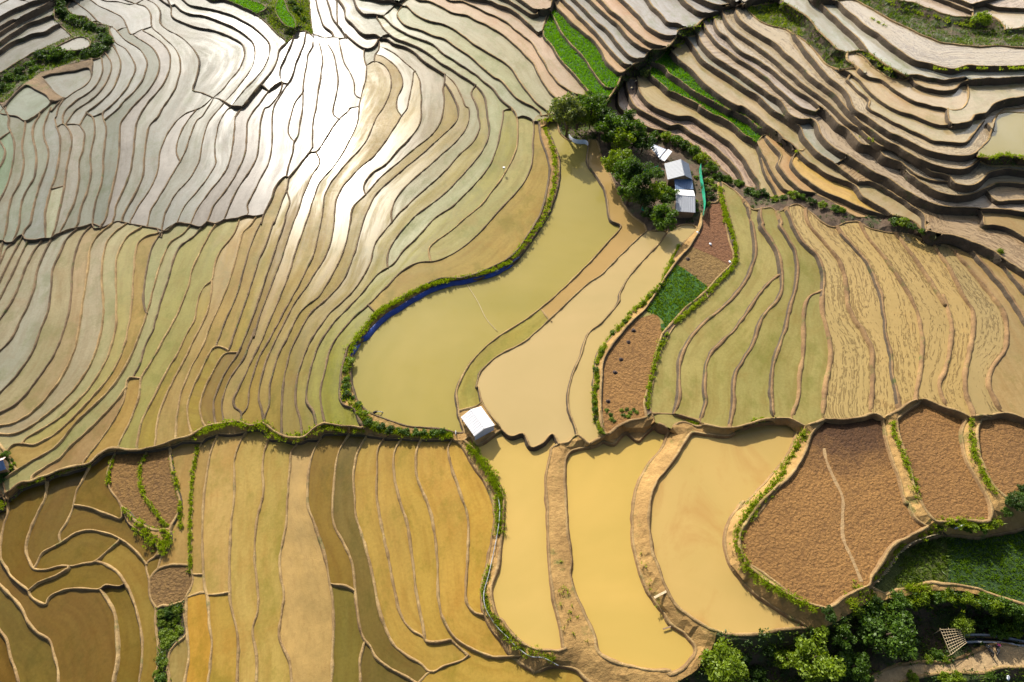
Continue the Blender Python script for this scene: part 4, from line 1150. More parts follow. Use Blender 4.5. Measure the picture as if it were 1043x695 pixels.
GRASS = mat_leaf('grass_blade', (0.20, 0.29, 0.010), 0.35, 0.4)
GRASSD = mat_leaf('grass_blade_dark', (0.10, 0.17, 0.010), 0.3, 0.4)
RICE = mat_leaf('rice_blade', (0.10, 0.25, 0.004), 0.45, 0.25)
RICED = mat_leaf('rice_blade_dark', (0.10, 0.19, 0.003), 0.45, 0.25)
BARK = mat_earth('bark', (0.16, 0.11, 0.07), (0.08, 0.055, 0.035), -0.5)
def cards(C, S, up=0.35):
    """leaf quads at centres C with sizes S"""
    n = len(C); d = nr.randn(n, 3); d[:, 2] = d[:, 2] * .8 + up; d /= np.linalg.norm(d, axis=1)[:, None]
    a = np.cross(d, nr.randn(n, 3)); a /= np.maximum(np.linalg.norm(a, axis=1), 1e-6)[:, None]; b = np.cross(d, a)
    S = S[:, None]
    V = np.stack([C - a * S, C - b * S * .55 + d * S * .12, C + a * S, C + b * S * .55 + d * S * .12], 1).reshape(-1, 3)
    return V, np.arange(4 * n).reshape(-1, 4)
def mesh_np(name, V, F):
    me = bpy.data.meshes.new(name); nf, k = F.shape
    me.vertices.add(len(V)); me.vertices.foreach_set('co', np.asarray(V, np.float32).ravel())
    me.loops.add(nf * k); me.loops.foreach_set('vertex_index', F.astype(np.int32).ravel())
    me.polygons.add(nf); me.polygons.foreach_set('loop_start', np.arange(0, nf * k, k, dtype=np.int32))
    me.update(); me.validate(); return me
def crown_mesh(R_, H, z0, nclump, nleaf, leaf, seed, spread=0.42):
    global nr
    keep = nr; nr = np.random.RandomState(seed)
    cl = []
    while len(cl) < nclump:
        p = nr.uniform(-1, 1, 3)
        l = np.linalg.norm(p)
        if 0.35 < l < 1.0: cl.append(p * (0.75 + .35 * nr.rand()))
    V = []; F = []; off = 0
    for p in cl:
        c = np.array((p[0] * R_, p[1] * R_, z0 + H * .5 + p[2] * H * .5)); r = spread * R_ * nr.uniform(.6, 1.15)
        m = int(nleaf * nr.uniform(.7, 1.3)); q = nr.randn(m, 3); q /= np.linalg.norm(q, axis=1)[:, None]
        q *= (nr.rand(m, 1) ** .33); q[:, 2] *= .75
        v, f = cards(c + q * r, leaf * nr.uniform(.6, 1.3, m)); V.append(v); F.append(f + off); off += len(v)
    nr = keep
    return mesh_np('crown', np.concatenate(V), np.concatenate(F)), cl
def trunk_mesh(R_, H, z0, cl, seed, r0):
    rr = random.Random(seed); m = MB(); top = Vector((rr.uniform(-.1, .1) * R_, rr.uniform(-.1, .1) * R_, z0 + H * .45))
    mid = Vector((rr.uniform(-.06, .06) * R_, rr.uniform(-.06, .06) * R_, z0 * .6))
    m.tube([(0, 0, -.3), mid, top, (top.x * 1.3, top.y * 1.3, z0 + H * .8)], [r0 * 1.25, r0, r0 * .7, r0 * .2], 7)
    for p in cl[:7]:
        c = Vector((p[0] * R_ * .9, p[1] * R_ * .9, z0 + H * .5 + p[2] * H * .45)); s = mid.lerp(top, rr.uniform(.2, .9))
        m.tube([s, s.lerp(c, .5) + Vector((0, 0, .1 * R_)), c], [r0 * .5, r0 * .3, r0 * .1], 5)
    return m.mesh('trunk')
TV = []
for i, (R_, H, z0, nc, nl, lf) in enumerate(((1.0, 1.5, .75, 30, 95, .085), (1.0, 1.25, .7, 36, 85, .08), (1.0, 1.9, .8, 34, 90, .085), (1.0, 1.1, .55, 26, 100, .09))):
    cm, cl = crown_mesh(R_, H, z0, nc, nl, lf, 40 + i, .36); TV.append((cm, trunk_mesh(R_, H, z0, cl, i, .085)))
BV = []
for i in range(3): BV.append(crown_mesh(1.0, 1.2, -.05, 16, 70, .12, 70 + i, .42)[0])
VARM = {}
def with_mat(me, mat):
    k = (me.name, mat.name)
    if k not in VARM: c = me.copy(); c.materials.clear(); c.materials.append(mat); VARM[k] = c
    return VARM[k]
def tree(px, py, rpx, leaf, label, group, var=None, squash=1.0, cat='tree'):
    p = on(px, py); mpp = (p - CP).length / FPX; s = rpx * mpp; v = rnd.randrange(len(TV)) if var is None else var
    # px,py is the middle of the crown in the survey: step back along the ray to the foot
    h = s * 1.35 * squash; p = ground(px, py, ground_z(px, py) + h * .9); gz = ground_z(px, py)
    o = empty('tree', (p.x, p.y, gz), rnd.uniform(0, 6.28)); tag(o, label, cat, group)
    for nm, me, mt in (('trunk', TV[v][1], BARK), ('crown', TV[v][0], LEAF[leaf])):
        c = obj(nm, with_mat(me, mt), None, o); c.scale = (s, s * rnd.uniform(.9, 1.1), s * squash)
    return o
def bush(px, py, rpx, leaf, label, group, squash=0.8):
    p = on(px, py); mpp = (p - CP).length / FPX; s = rpx * mpp * .92
    p = ground(px, py, ground_z(px, py) + s * .4); gz = ground_z(px, py)
    o = obj('bush', with_mat(BV[rnd.randrange(3)], LEAF[leaf]), None, None, (p.x, p.y, gz - .05))
    o.rotation_euler = (0, 0, rnd.uniform(0, 6.28)); o.scale = (s, s * rnd.uniform(.85, 1.15), s * squash); tag(o, label, 'bush', group)
    return o
# ---- the farmhouse grove
GR = 'trees in the farmhouse grove'
for x, y, r, lf, lab in (
    (578, 119, 12, 3, 'grey green willowy tree overhanging the head of the long pond'),
    (589, 113, 10, 1, 'bright green tree behind the grey willowy tree at the pond head'),
    (603, 106, 10, 0, 'leafy tree at the top corner of the grove under the seedling beds'),
    (601, 122, 7, 1, 'small bright tree beside the bare earth patch at the pond head'),
    (617, 119, 9, 2, 'dark green tree in the grove just behind the pond head'),
    (622, 137, 11, 0, 'broad green tree on the grove edge above the pond head strip'),
    (633, 146, 9, 1, 'bright tree between the pond head strip and the plastic shelter'),
    (634, 130, 9, 2, 'dark tree on the upper edge of the grove below the terraces'),
    (646, 139, 9, 0, 'green tree on the upper edge left of the plastic shelter'),
    (655, 146, 8, 2, 'dark bushy tree touching the plastic shelter'),
    (629, 166, 11, 1, 'round bright tree standing alone at the edge of the muddy strip'),
    (637, 180, 10, 0, 'green tree beside the muddy strip below the round bright tree'),
    (650, 184, 11, 2, 'wide dark tree in the middle of the grove left of the houses'),
    (641, 197, 9, 0, 'tree at the lower left of the grove above the flooded strip'),
    (655, 201, 8, 2, 'dark tree between the yard and the lower left grove corner'),
    (668, 197, 9, 1, 'yellow green tree left of the lower farmhouse roof'),
    (680, 200, 8, 0, 'tree pressed against the left wall of the lower farmhouse'),
    (677, 220, 11, 0, 'round tree at the bottom of the yard by the flooded strips'),
    (662, 216, 7, 2, 'small dark tree beside the lowest green net'),
    (669, 177, 5, 0, 'small tree in the yard between the green net and the house')):
    tree(x, y, r * 1.33, lf, lab, GR)
HG = 'trees and bushes in the hedge behind the farmhouse'
for i, (x, y, r, lf) in enumerate(((668, 141, 7, 0), (679, 141, 7, 1), (689, 145, 7, 0), (698, 150, 7, 2), (707, 155, 7, 0), (715, 163, 7, 1), (723, 172, 7, 0), (732, 181, 6, 2), (741, 184, 6, 0))):
    bush(x, y, r, lf, 'green bush in the dense hedge curving behind the farmhouse roofs', HG, 1.1)
VG = 'vegetable bushes right of the green net'
for x, y, r, lf in ((718, 176, 5, 0), (722, 185, 5, 1), (718, 192, 5, 0), (724, 199, 5, 2), (720, 207, 4, 0), (708, 205, 3.5, 1), (709, 214, 3, 0), (727, 190, 4, 1), (709, 180, 3, 1)):
    bush(x, y, r, lf, 'leafy garden bush beside the upright green net by the farmhouse', VG, .8)
FB = 'bushes along the step above the right hand flooded field'
for x, y, r, lf in ((752, 187, 6, 0), (763, 195, 6, 2), (771, 198, 5, 0), (779, 196, 6, 2), (789, 203, 5, 1), (799, 201, 4, 0), (809, 198, 6, 1), (816, 200, 5, 0), (826, 205, 5, 2), (838, 208, 5, 1), (850, 212, 5, 0), (858, 214, 4, 1), (912, 226, 5, 0), (920, 226, 6, 1), (930, 231, 5, 2), (940, 236, 4, 0)):
    bush(x, y, r, lf, 'low bush on the earth step between the far terraces and the striped field', FB, .8)
# ---- the wooded gully at the lower right
for x, y, r, lf, v, sq, lab in (
    (735, 681, 21, 1, 0, .8, 'bright green tree cut by the lower frame edge below the last pond bank'),
    (800, 671, 11, 1, 3, .9, 'small bright tree left of the tall tree in the wooded gully'),
    (828, 676, 20, 1, 2, .8, 'large yellow green tree in the wooded gully under the soil terrace point'),
    (857, 651, 10, 0, 2, .9, 'slender mid green tree standing in deep shade of the gully'),
    (869, 678, 13, 0, 1, .9, 'green tree left of the broad crowned tree near the road end'),
    (904, 645, 22, 0, 1, .75, 'broad dark crowned tree above the dusty road, widest in the gully'),
    (845, 625, 8, 2, 3, .9, 'dark tree at the foot of the ploughed terrace corner'),
    (1037, 512, 8, 2, 1, .8, 'dark tree at the right edge under the third ploughed field'),
    (980, 637, 8, 1, 0, .8, 'yellow tree just behind the bamboo rack by the canal')):
    tree(x, y, r, lf, lab, 'trees in the wooded gully', v, sq)
PB = 'bushes lining the dirt path above the wooded gully'
for i in range(15):
    t = i / 14; x = 912 + t * 128; y = 613 - 9 * math.sin(t * 2.2) + 16 * t * t
    bush(x + rnd.uniform(-2, 2), y + rnd.uniform(-2, 3), rnd.uniform(6, 9), rnd.choice((0, 1, 1, 0)), 'leafy bush in the row along the dirt path over the gully', PB, .9)
GB = 'bushes on the shaded gully floor'
for x, y, r, lf in ((884, 617, 8, 0), (872, 622, 7, 1), (893, 610, 6, 2), (1000, 634, 6, 2), (1018, 643, 8, 0), (1033, 641, 8, 1), (1010, 634, 6, 0), (955, 667, 5, 0), (945, 672, 4, 1), (925, 668, 5, 2), (962, 672, 4, 1), (975, 690, 6, 1), (962, 692, 6, 1), (1008, 690, 5, 0), (880, 690, 9, 0), (850, 688, 9, 2), (770, 688, 10, 2), (783, 662, 7, 2), (758, 672, 7, 2), (930, 690, 5, 1), (1040, 632, 7, 0), (900, 618, 7, 1), (815, 652, 6, 2), (838, 642, 6, 1)):
    bush(x, y, r, lf, 'leafy bush on the shaded floor of the lower right gully', GB, .9)
TB = 'bushes on the bank under the ploughed fields'
for x, y, r, lf in ((969, 534, 5, 0), (977, 536, 6, 1), (985, 538, 6, 0), (993, 537, 6, 1), (1003, 538, 7, 0), (1011, 535, 7, 1), (1025, 522, 7, 0), (1031, 512, 7, 2), (1040, 505, 7, 0), (958, 538, 4, 0), (948, 545, 3, 1), (1042, 498, 6, 2)):
    bush(x, y, r * .7, lf, 'bush on the bank edge directly below the ploughed soil fields', TB, .8)
HB = 'bushes in the hedge between the flooded strip and the soil bed'
for x, y in T('f4 530,240 490,330 455,400 425,460 390,500 355,535 320,570 280,605 245,640 215,680 m4 200,30 135,130 125,160 100,205 95,245 105,280 100,345 88,400 92,435 95,480 100,540 135,605'):
    bush(x, y, rnd.uniform(2.6, 4.0), rnd.choice((0, 1, 1)), 'small bush in the thin hedge left of the reddish soil bed', HB, 1.0)
CB = 'crop bushes at the foot of the soil bed'
for x, y in T('m4 165,480 185,505 205,540 190,530 250,480 280,470 300,490 320,475 260,510 340,490 290,515'):
    bush(x, y, 2.6, rnd.choice((0, 1)), 'low green crop plant at the foot of the reddish soil bed', CB, .6)
PD = 'bushes on the thick bank at the foot of the long pond'
for x, y in T('d3 70,300 70,340 75,390 100,410 140,450 170,490 200,545 240,565 280,580 330,590 380,600 430,605 480,610 530,615 590,618 640,605 70,240 90,190'):
    bush(x, y, rnd.uniform(4.2, 6), rnd.choice((0, 0, 1, 2)), 'bush on the overgrown bank at the foot of the long pond', PD, .7)
UL = 'bushes along the upper left stream gully'
for x, y, r in [(q[0], q[1], rnd.uniform(4, 6.5)) for q in T('a1 430,110 480,130 530,160 590,180 620,215 640,240 600,290 350,60 350,20 380,90 250,320 180,370 110,420 50,460 20,520 330,310 420,320 500,320 560,270 60,520 120,470 200,420 300,350 400,345 560,310')]:
    bush(x, y, r, rnd.choice((0, 2, 2)), 'dark bush lining the little stream gully at upper left', UL, .8)
for x, y, r, lf in ((303, 12, 6, 2), (297, 5, 5, 2), (308, 20, 4, 0)):
    bush(x, y, r, lf, 'dark bush on the scrub slope beside the bright curved seedling bed', 'bushes by the curved seedling bed', .9)
for x, y, r, lf, lab in ((1001, 20, 8, 1, 'round light green bush on the grassy bank at upper right'), (657, 75, 6, 3, 'pale green bush in the notch between the two far terrace flights'), (1019, 256, 3, 1, 'single small bush on the dyke at the right edge of the striped field'),
                         (568, 106, 6, 0, 'green bush at the tip of the pale terraces above the pond head')):
    bush(x, y, r, lf, lab, None, .9)
LV = 'bushes in the green patch between the lower left fields'
for x, y in T('h1 940,290 990,280 950,340 1000,350 960,410 1000,420 970,470 950,540 960,590 930,640 940,680 h2 60,270 60,330 70,390 30,440'):
    bush(x, y, rnd.uniform(4, 6), rnd.choice((1, 1, 0)), 'bright bush in the green patch between the lower left paddies', LV, .6)
for x, y, r, lf in ((6, 463, 4, 0), (10, 470, 3.5, 2), (9, 478, 3.5, 1), (3, 486, 5, 2), (13, 474, 3, 1)):
    bush(x, y, r, lf, 'bush around the blue roofed hut at the left edge', 'bushes round the blue roofed hut', .9)
# ---- grass, seedlings and undergrowth nobody could count
def tufts(name, P, h, blades, mat, spread=0.18, lean=0.5):
    P = np.asarray(P); n = len(P)
    if n == 0: return
    B = np.repeat(P, blades, 0); m = len(B); hh = h * nr.uniform(.5, 1.3, m)
    B = B + np.c_[nr.randn(m, 2) * spread, np.zeros(m)]
    a = nr.uniform(0, 6.283, m); w = hh * .16 + .03; dx, dy = np.cos(a) * w, np.sin(a) * w
    l = nr.randn(m, 2) * lean * hh[:, None]
    V = np.stack([B + np.c_[dx, dy, np.full(m, -.03)], B - np.c_[dx, dy, np.full(m, .03)], B + np.c_[l, hh]], 1).reshape(-1, 3)
    o = obj(name, mesh_np(name, V, np.arange(3 * m).reshape(-1, 3)), mat); o['kind'] = 'stuff'; return o
def strip_points(s, halfw, per_m):
    q = crom(T(s), 2.0); out = []
    for a, b in zip(q, q[1:]):
        z = ground_z(*a); A = ground(a[0], a[1], z); B = ground(b[0], b[1], z); l = (B - A).length
        for k in range(np.random.RandomState(int(abs(a[0] * 31 + a[1] * 17))).poisson(per_m * l)):
            t = nr.rand(); p = A.lerp(B, t); n_ = Vector((-(B - A).y, (B - A).x, 0)).normalized()
            p = p + n_ * float(nr.randn() * halfw * .75); out.append((p.x, p.y, p.z + .1))
    return out
G = []
for s, hw, d, h in (('b4 255,120 285,190 315,300 320,420 290,540 255,640 c3 1042,236', .45, 9, .5), ('c3 1042,240 950,285 860,315', .35, 22, .6), ('c3 860,315 650,352', .3, 10, .4), ('c3 680,352 560,382 460,425 370,480 280,528 220,588 150,680 d3 110,90', .4, 26, .65), ('d3 110,90 80,200 70,300 70,400 130,470 190,540', .6, 10, .5),
        ('g1 60,320 150,235 250,195 400,145 540,105', .35, 5, .4), ('g1 0,345 40,335', .8, 14, .5), ('d2 150,645 220,598 300,575 370,560 440,565 500,580 560,560 600,610 700,640 780,640 880,590 950,580 1030,590', .6, 16, .6), ('d3 0,595 100,600 180,600', .5, 12, .5),
        ('g3 790,100 860,190 930,290 970,380 980,500 975,640', .55, 34, .6), ('d3 190,560 300,600 430,618 560,625 700,628', .5, 26, .6), ('h3 930,0 890,110 890,200 920,280 980,370 1042,440', .35, 14, .5), ('p4 0,470 60,530 150,605 230,610 320,660', .5, 10, .5),
        ('f4 790,0 820,90 852,200 865,300 840,370 760,450 680,540 590,620 500,690', .3, 13, .45), ('m4 520,20 460,150 435,260 410,350 400,470', .35, 10, .4),
        ('f4 530,240 490,330 455,400 425,460 390,500 355,535 320,570 280,605 245,640 215,680 m4 200,30 135,130 125,160 100,205 95,245 105,280 100,345 88,400 92,435 95,480 100,540 135,605', .4, 14, .5), ('p4 340,20 350,160 390,330 440,470 480,580', 1.0, 1.2, .3), ('p4 835,20 860,140 900,240 980,330', .7, 1.5, .3), ('q5 690,170 650,260 600,350 550,430 470,530 400,610 350,680', .55, 20, .55), ('I 225,160 180,220 172,290 200,340', .5, 15, .5), ('h5 440,0 520,80 600,130 690,180 800,230 880,270', .5, 20, .6),
        ('n6 265,200 280,280 320,380 350,460 390,560 420,660', .35, 9, .45), ('n6 735,190 735,330 780,470 830,570 880,630', .4, 10, .45),
        ('g1 862,45 825,140 830,230 870,320 930,400 990,480', .16, 9, .35), ('g1 1005,55 1020,150 1042,250 g2 45,300 70,400 85,600', .2, 8, .35), ('g1 725,365 800,435 880,480 980,500', .16, 9, .35), ('g1 672,60 645,150 640,230', .2, 7, .35), ('g2 185,115 152,280 143,450 137,690 h2 140,60', .16, 8, .35), ('g1 790,450 850,510 920,570 970,580', .8, 16, .4), ('g1 985,500 990,560 950,640', .6, 14, .4),
        ('m4 640,545 700,565', .35, 12, .5), ('q5 380,118 450,100', .3, 10, .4), ('q5 10,118 70,132', .4, 10, .4),
        ('o6 420,330 480,300 560,255 700,240 830,255 900,230', .6, 12, .5), ('o6 150,580 200,520 260,430 340,360', .4, 9, .4), ('h6 150,170 60,200 0,240', .9, 16, .5), ('h6 40,150 100,130', .5, 9, .4),
        ('h6 320,205 450,180 600,180 750,195 900,235 1042,295', .9, 16, .6), ('h6 330,150 400,140 490,145', .4, 18, .5),
        ('a6 230,5 330,45 440,85 540,105 620,130 740,145', 1.1, 9, .6), ('a6 110,315 200,372 300,430', .9, 9, .7), ('a6 480,395 560,415 620,420 700,402 780,407 900,407 1042,402', .35, 7, .5), ('b6 762,275 830,295 910,280 1042,292', .4, 14, .5), ('a6 140,110 230,160', .3, 4, .4),
        ('a5 100,190 160,160 220,130 300,95 330,60', 1.2, 6, .6), ('a5 0,310 60,270 110,230', .8, 8, .5), ('b5 650,190 700,220 760,265', .9, 7, .6), ('b5 0,170 100,205 200,270 300,350', .8, 6, .6),
        ('b4 225,80 330,60', .5, 8, .5), ('a4 500,540 540,585 600,618', .4, 9, .5), ('b5 300,460 325,560 350,690', .35, 12, .45), ('b6 90,160 150,200', .6, 8, .5), ('b6 0,310 60,350 150,410', .6, 6, .5)):
    G += strip_points(s, hw, d)
tufts('bank_grass', G, .36, 8, GRASS, .14, .4)
def area_points(pred, dens, lift=0.0):
    out = []
    for f in range(len(cfaces)):
        if not pred(f): continue
        r = reg[f]
        P = [np.array((W[v][0], W[v][1], rz[r] if r in fidx else slope_z(v))) for v in cfaces[f]]
        A = np.linalg.norm(np.cross(P[1] - P[0], P[2] - P[0])) / 2
        for k in range(nr.poisson(A * dens)):
            a, b = nr.rand(2)
            if a + b > 1: a, b = 1 - a, 1 - b
            p = P[0] + (P[1] - P[0]) * a + (P[2] - P[0]) * b; p[2] += lift; out.append(p)
    return out
inframe = (FC[:, 0] > -25) & (FC[:, 0] < PW + 25) & (FC[:, 1] > -15) & (FC[:, 1] < PH + 30)
dark_r = reg[face_near(1018, 585)]; soilbed_r = reg[face_near(690, 305)]; gard_r = reg[face_near(930, 585)]
tufts('seedling_grass', area_points(lambda f: rkind[reg[f]] == 'g' and reg[f] not in (dark_r, soilbed_r) and inframe[f], 9), .38, 4, RICE, .16, .3)
tufts('crop_grass', area_points(lambda f: reg[f] in (dark_r, soilbed_r) and inframe[f], 8), .35, 4, RICED, .16, .3)
tufts('garden_grass', area_points(lambda f: reg[f] == gard_r and FC[f, 0] > 912 + (FC[f, 1] - 590) * -.6 and FC[f, 1] < 597, 4), .5, 6, GRASSD, .22, .6)
def thicket(name, P, r, leaves, size, mat):
    P = np.asarray(P); C = np.repeat(P, leaves, 0); m = len(C); q = nr.randn(m, 3); q /= np.linalg.norm(q, axis=1)[:, None]; q *= nr.rand(m, 1) ** .4; q[:, 2] = abs(q[:, 2]) * .8
    rr = np.repeat(r * nr.uniform(.5, 1.4, len(P)), leaves)[:, None]
    v, f = cards(C + q * rr, size * nr.uniform(.6, 1.4, m)); o = obj(name, mesh_np(name, v, f), mat); o['kind'] = 'stuff'
thicket('undergrowth', area_points(lambda f: rkind[reg[f]] == 'V' and inframe[f], .55), .75, 26, .17, LEAF[2])
thicket('scrub_undergrowth', area_points(lambda f: rkind[reg[f]] in 'RY' and inframe[f] and not (655 < FC[f, 0] < 700 and 150 < FC[f, 1] < 235), .16), .6, 18, .16, LEAF[2])
tufts('gully_grass', area_points(lambda f: rkind[reg[f]] in 'RV' and inframe[f], 1.6), .5, 5, GRASSD, .25, .6)
tufts('scrub_grass', area_points(lambda f: 275 < FC[f, 0] < 322 and FC[f, 1] < 46 and rkind[reg[f]] == 'R', 3.0), .4, 5, GRASS, .25, .6)
tufts('hill_grass', area_points(lambda f: 758 < FC[f, 0] < 815 and FC[f, 1] < 34 and rkind[reg[f]] == 'R', 3.0), .45, 5, GRASS, .25, .6)
print('plants %.1f' % (time.time() - T0))
# ------------------------------------------------------------------ buildings, vehicles, small things
def mat_sheet(name, col, rough=0.45, metal=0.0, wave=7.0, dirt=0.35):
    t = NT(name); P = t.pos(); n = t.noise(P, 0.9, 5, 0.7); n2 = t.noise(P, 5.0, 3)
    c = t.mix(t.ramp(n, 0.4, 0.72, 0, dirt), col, tuple(v * .62 for v in col)); c = t.mix(t.ramp(n2, .5, .8, 0, .25), c, tuple(v * .8 for v in col))
    return t.set(Base_Color=c, Roughness=rough, Metallic=metal)
ROOFW_SHADE = mat_sheet('roof_white_shaded', (0.36, 0.38, 0.42)); ROOFW = mat_sheet('roof_white', (0.72, 0.72, 0.74), 0.5); ROOFB = mat_sheet('roof_blue', (0.14, 0.22, 0.38), 0.4, 0, 7, .5); ROOFL_SHADE = mat_sheet('roof_grey_shaded', (0.13, 0.16, 0.22))
ROOFL = mat_sheet('roof_light_grey', (0.17, 0.195, 0.235), 0.5)
WOOD = mat_plain('weathered_wood', (0.26, 0.17, 0.10), 0.8, .3, 3); WALL = mat_plain('plank_wall', (0.22, 0.15, 0.09), 0.85, .3, 2); DARK = mat_plain('dark_opening', (0.02, 0.018, 0.016), 0.8); BAMB = mat_plain('bamboo', (0.55, 0.43, 0.26), 0.6, .25, 4)
TARP = mat_plain('white_tarp', (0.72, 0.75, 0.80), 0.5, .08, 1.2); BLUE = mat_plain('blue_liner', (0.016, 0.05, 0.26), 0.4, .35, .8); NET = mat_plain('green_net', (0.01, 0.36, 0.20), 0.7, .25, 2); CONC = mat_plain('concrete', (0.34, 0.35, 0.36), 0.8, .2, 1.2)
def corrug(mb, q, n, amp, th):
    """corrugated sheet over quad q (eave-left, eave-right, ridge-right, ridge-left)"""
    a, b, c, d = [Vector(p) for p in q]; nn = (b - a).cross(d - a).normalized()
    if nn.z < 0: nn = -nn
    b0 = len(mb.V)
    for k in range(n + 1):
        t = k / n; o = nn * (amp if k % 2 else 0)
        for p in (a.lerp(b, t), d.lerp(c, t)): mb.V.append(tuple(p + o)); mb.V.append(tuple(p + o - nn * th))
    for k in range(n):
        i = b0 + 4 * k; j = i + 4
        mb.F += [(i, j, j + 2, i + 2), (i + 1, i + 3, j + 3, j + 1), (i, i + 1, j + 1, j), (i + 2, j + 2, j + 3, i + 3)]
    mb.F += [(b0, b0 + 2, b0 + 3, b0 + 1), (b0 + 4 * n, b0 + 4 * n + 1, b0 + 4 * n + 3, b0 + 4 * n + 2)]
def gable(name, label, cat, corners, eave, rise, mats, frac=.5, over=.35, door=True, walls=True, ends=None, group=None):
    """corners: four eave corners in survey pixels; 0-1 and 3-2 are the gable ends, so the ridge runs from mid 0-1 to mid 3-2"""
    gz = min(ground_z(*c) for c in corners); P = [ground(c[0], c[1], gz + eave) for c in corners]; cen = sum(P, Vector()) / 4
    # square the plan up
    ax = ((P[1] - P[0]) + (P[2] - P[3])).normalized(); ay = ((P[3] - P[0]) + (P[2] - P[1])); ay = (ay - ax * ay.dot(ax)).normalized()
    w = ((P[1] - P[0]).length + (P[2] - P[3]).length) / 2; l = ((P[3] - P[0]).length + (P[2] - P[1]).length) / 2
    o = empty(name, (cen.x, cen.y, gz), math.atan2(ax.y, ax.x)); tag(o, label, cat, group)
    fl = 1 if ax.x * ay.y - ax.y * ay.x > 0 else -1
    def L(u, v, z): return ((u - .5) * w, (v - .5) * l * fl, z)
    rx = frac
    for nm, q, mt in (('roof_panel', (L(0, 1, eave), L(0, 0, eave), L(rx, 0, eave + rise), L(rx, 1, eave + rise)), mats[0]), ('roof_panel', (L(1, 0, eave), L(1, 1, eave), L(rx, 1, eave + rise), L(rx, 0, eave + rise)), mats[1])):
        mb = MB(); corrug(mb, q, max(8, int(l / .22) // 2 * 2), .035, .03); mb.build(nm, mt, o)
    mb = MB(); mb.tube([L(rx, -.01, eave + rise + .03), L(rx, 1.01, eave + rise + .03)], .07, 6); mb.build('ridge_cap', mats[0], o)
    if walls:
        iu, iv = over / w, over / l; mb = MB(); t = .12
        zs = eave - .06
        for v in (iv, 1 - iv):
            pts = [L(iu, v, -.4), L(1 - iu, v, -.4), L(1 - iu, v, zs + rise * iu / (1 - rx) * .9), L(rx, v, eave + rise - .1), L(iu, v, zs + rise * iu / rx * .9)]; mb.slab(pts, t)
        for u in (iu, 1 - iu): mb.slab([L(u, iv, -.4), L(u, 1 - iv, -.4), L(u, 1 - iv, zs + rise * iu * .9), L(u, iv, zs + rise * iu * .9)], t)
        mb.build('wall', WALL, o)
        if door:
            s = -1; yv = iv if fl > 0 else 1 - iv
            yy = -l / 2 + over - .1
            d = MB(); d.box((-.2 * w, yy, .95), (.95, .08, 1.9)); dd = d.build('door', WOOD, o); h = MB(); h.box((-.2 * w + .35, yy - .06, .95), (.06, .06, .14)); h.build('handle', CONC, dd)
            d = MB(); d.box((.2 * w, yy, 1.3), (.9, .07, .8)); ww = d.build('window', DARK, o); f = MB(); [f.box((.2 * w + a, yy - .03, 1.3 + b), c) for a, b, c in ((-.47, 0, (.06, .07, .9)), (.47, 0, (.06, .07, .9)), (0, .43, (.9, .07, .06)), (0, -.43, (.9, .07, .06)), (0, 0, (.05, .05, .82)))]; f.build('frame', WOOD, ww)
    else:
        for u, v in ((.04, .04), (.96, .04), (.04, .96), (.96, .96)):
            mb = MB(); mb.tube([L(u, v, -.4), L(u, v, eave + rise * .04)], .06, 6); mb.build('post', WOOD, o)
        for u, v in ((.04, .5), (.96, .5)):
            mb = MB(); mb.tube([L(u, .02, eave - .03), L(u, .98, eave - .03)], .045, 6); mb.build('beam', WOOD, o)
    if ends:
        for v in (0.02, .98):
            mb = MB(); mb.slab([L(.03, v, .25), L(.97, v, .25), L(.97, v, eave), L(rx, v, eave + rise - .05), L(.03, v, eave)], .03); mb.build('end_sheet', ends, o)
    return o, L, w, l, fl
# the upper farmhouse: ridge runs away from the camera
o, L, w, l, fl = gable('farmhouse', 'grey roofed farmhouse with a blue lean-to on its front, upper of the two roofs', 'house', [(678.3, 167), (703.3, 167), (703.3, 183.2), (678.3, 183)], 2.7, 1.3, (ROOFL, ROOFL_SHADE), .64)  # right slope gets a darker copy: its shade is painted into the colour
yf = -l / 2 - .2
mb = MB(); corrug(mb, ((-.22 * w, yf - 2.4, 2.0), (.5 * w, yf - 2.4, 2.0), (.5 * w, yf + .5, 2.62), (-.22 * w, yf + .5, 2.62)), 20, .03, .03); mb.build('lean_to_roof', ROOFB, o)
for x in (-.2, .14, .48): mb = MB(); mb.tube([(x * w, yf - 2.3, -.3), (x * w, yf - 2.3, 1.98)], .06, 6); mb.build('post', WOOD, o)
# the lower farmhouse: ridge runs across
o, L, w, l, fl = gable('farmhouse', 'white roofed farmhouse, its near slope painted grey for shade, below the blue lean-to, lower of the two roofs', 'house', [(687, 193.5), (688.5, 216), (708, 216), (706.5, 193.5)][0:4], 2.4, .95, (ROOFW, ROOFW_SHADE), .42, door=False)  # lit far slope painted white, shaded near slope painted grey
p = at(693, 217.5); mb = MB(); corrug(mb, ((-1.5, -1.1, 1.65), (1.2, -1.1, 1.65), (1.2, .5, 2.05), (-1.5, .5, 2.05)), 12, .03, .03)
lt = empty('porch_roof', (p.x, p.y, ground_z(693, 217.5))); tag(lt, 'small blue porch roof on posts below the lower farmhouse', 'porch'); mb.build('roof_sheet', ROOFB, lt)
for x in (-1.35, 1.05): mb = MB(); mb.tube([(x, -1.0, -.3), (x, -1.0, 1.64)], .05, 6); mb.build('post', WOOD, lt)
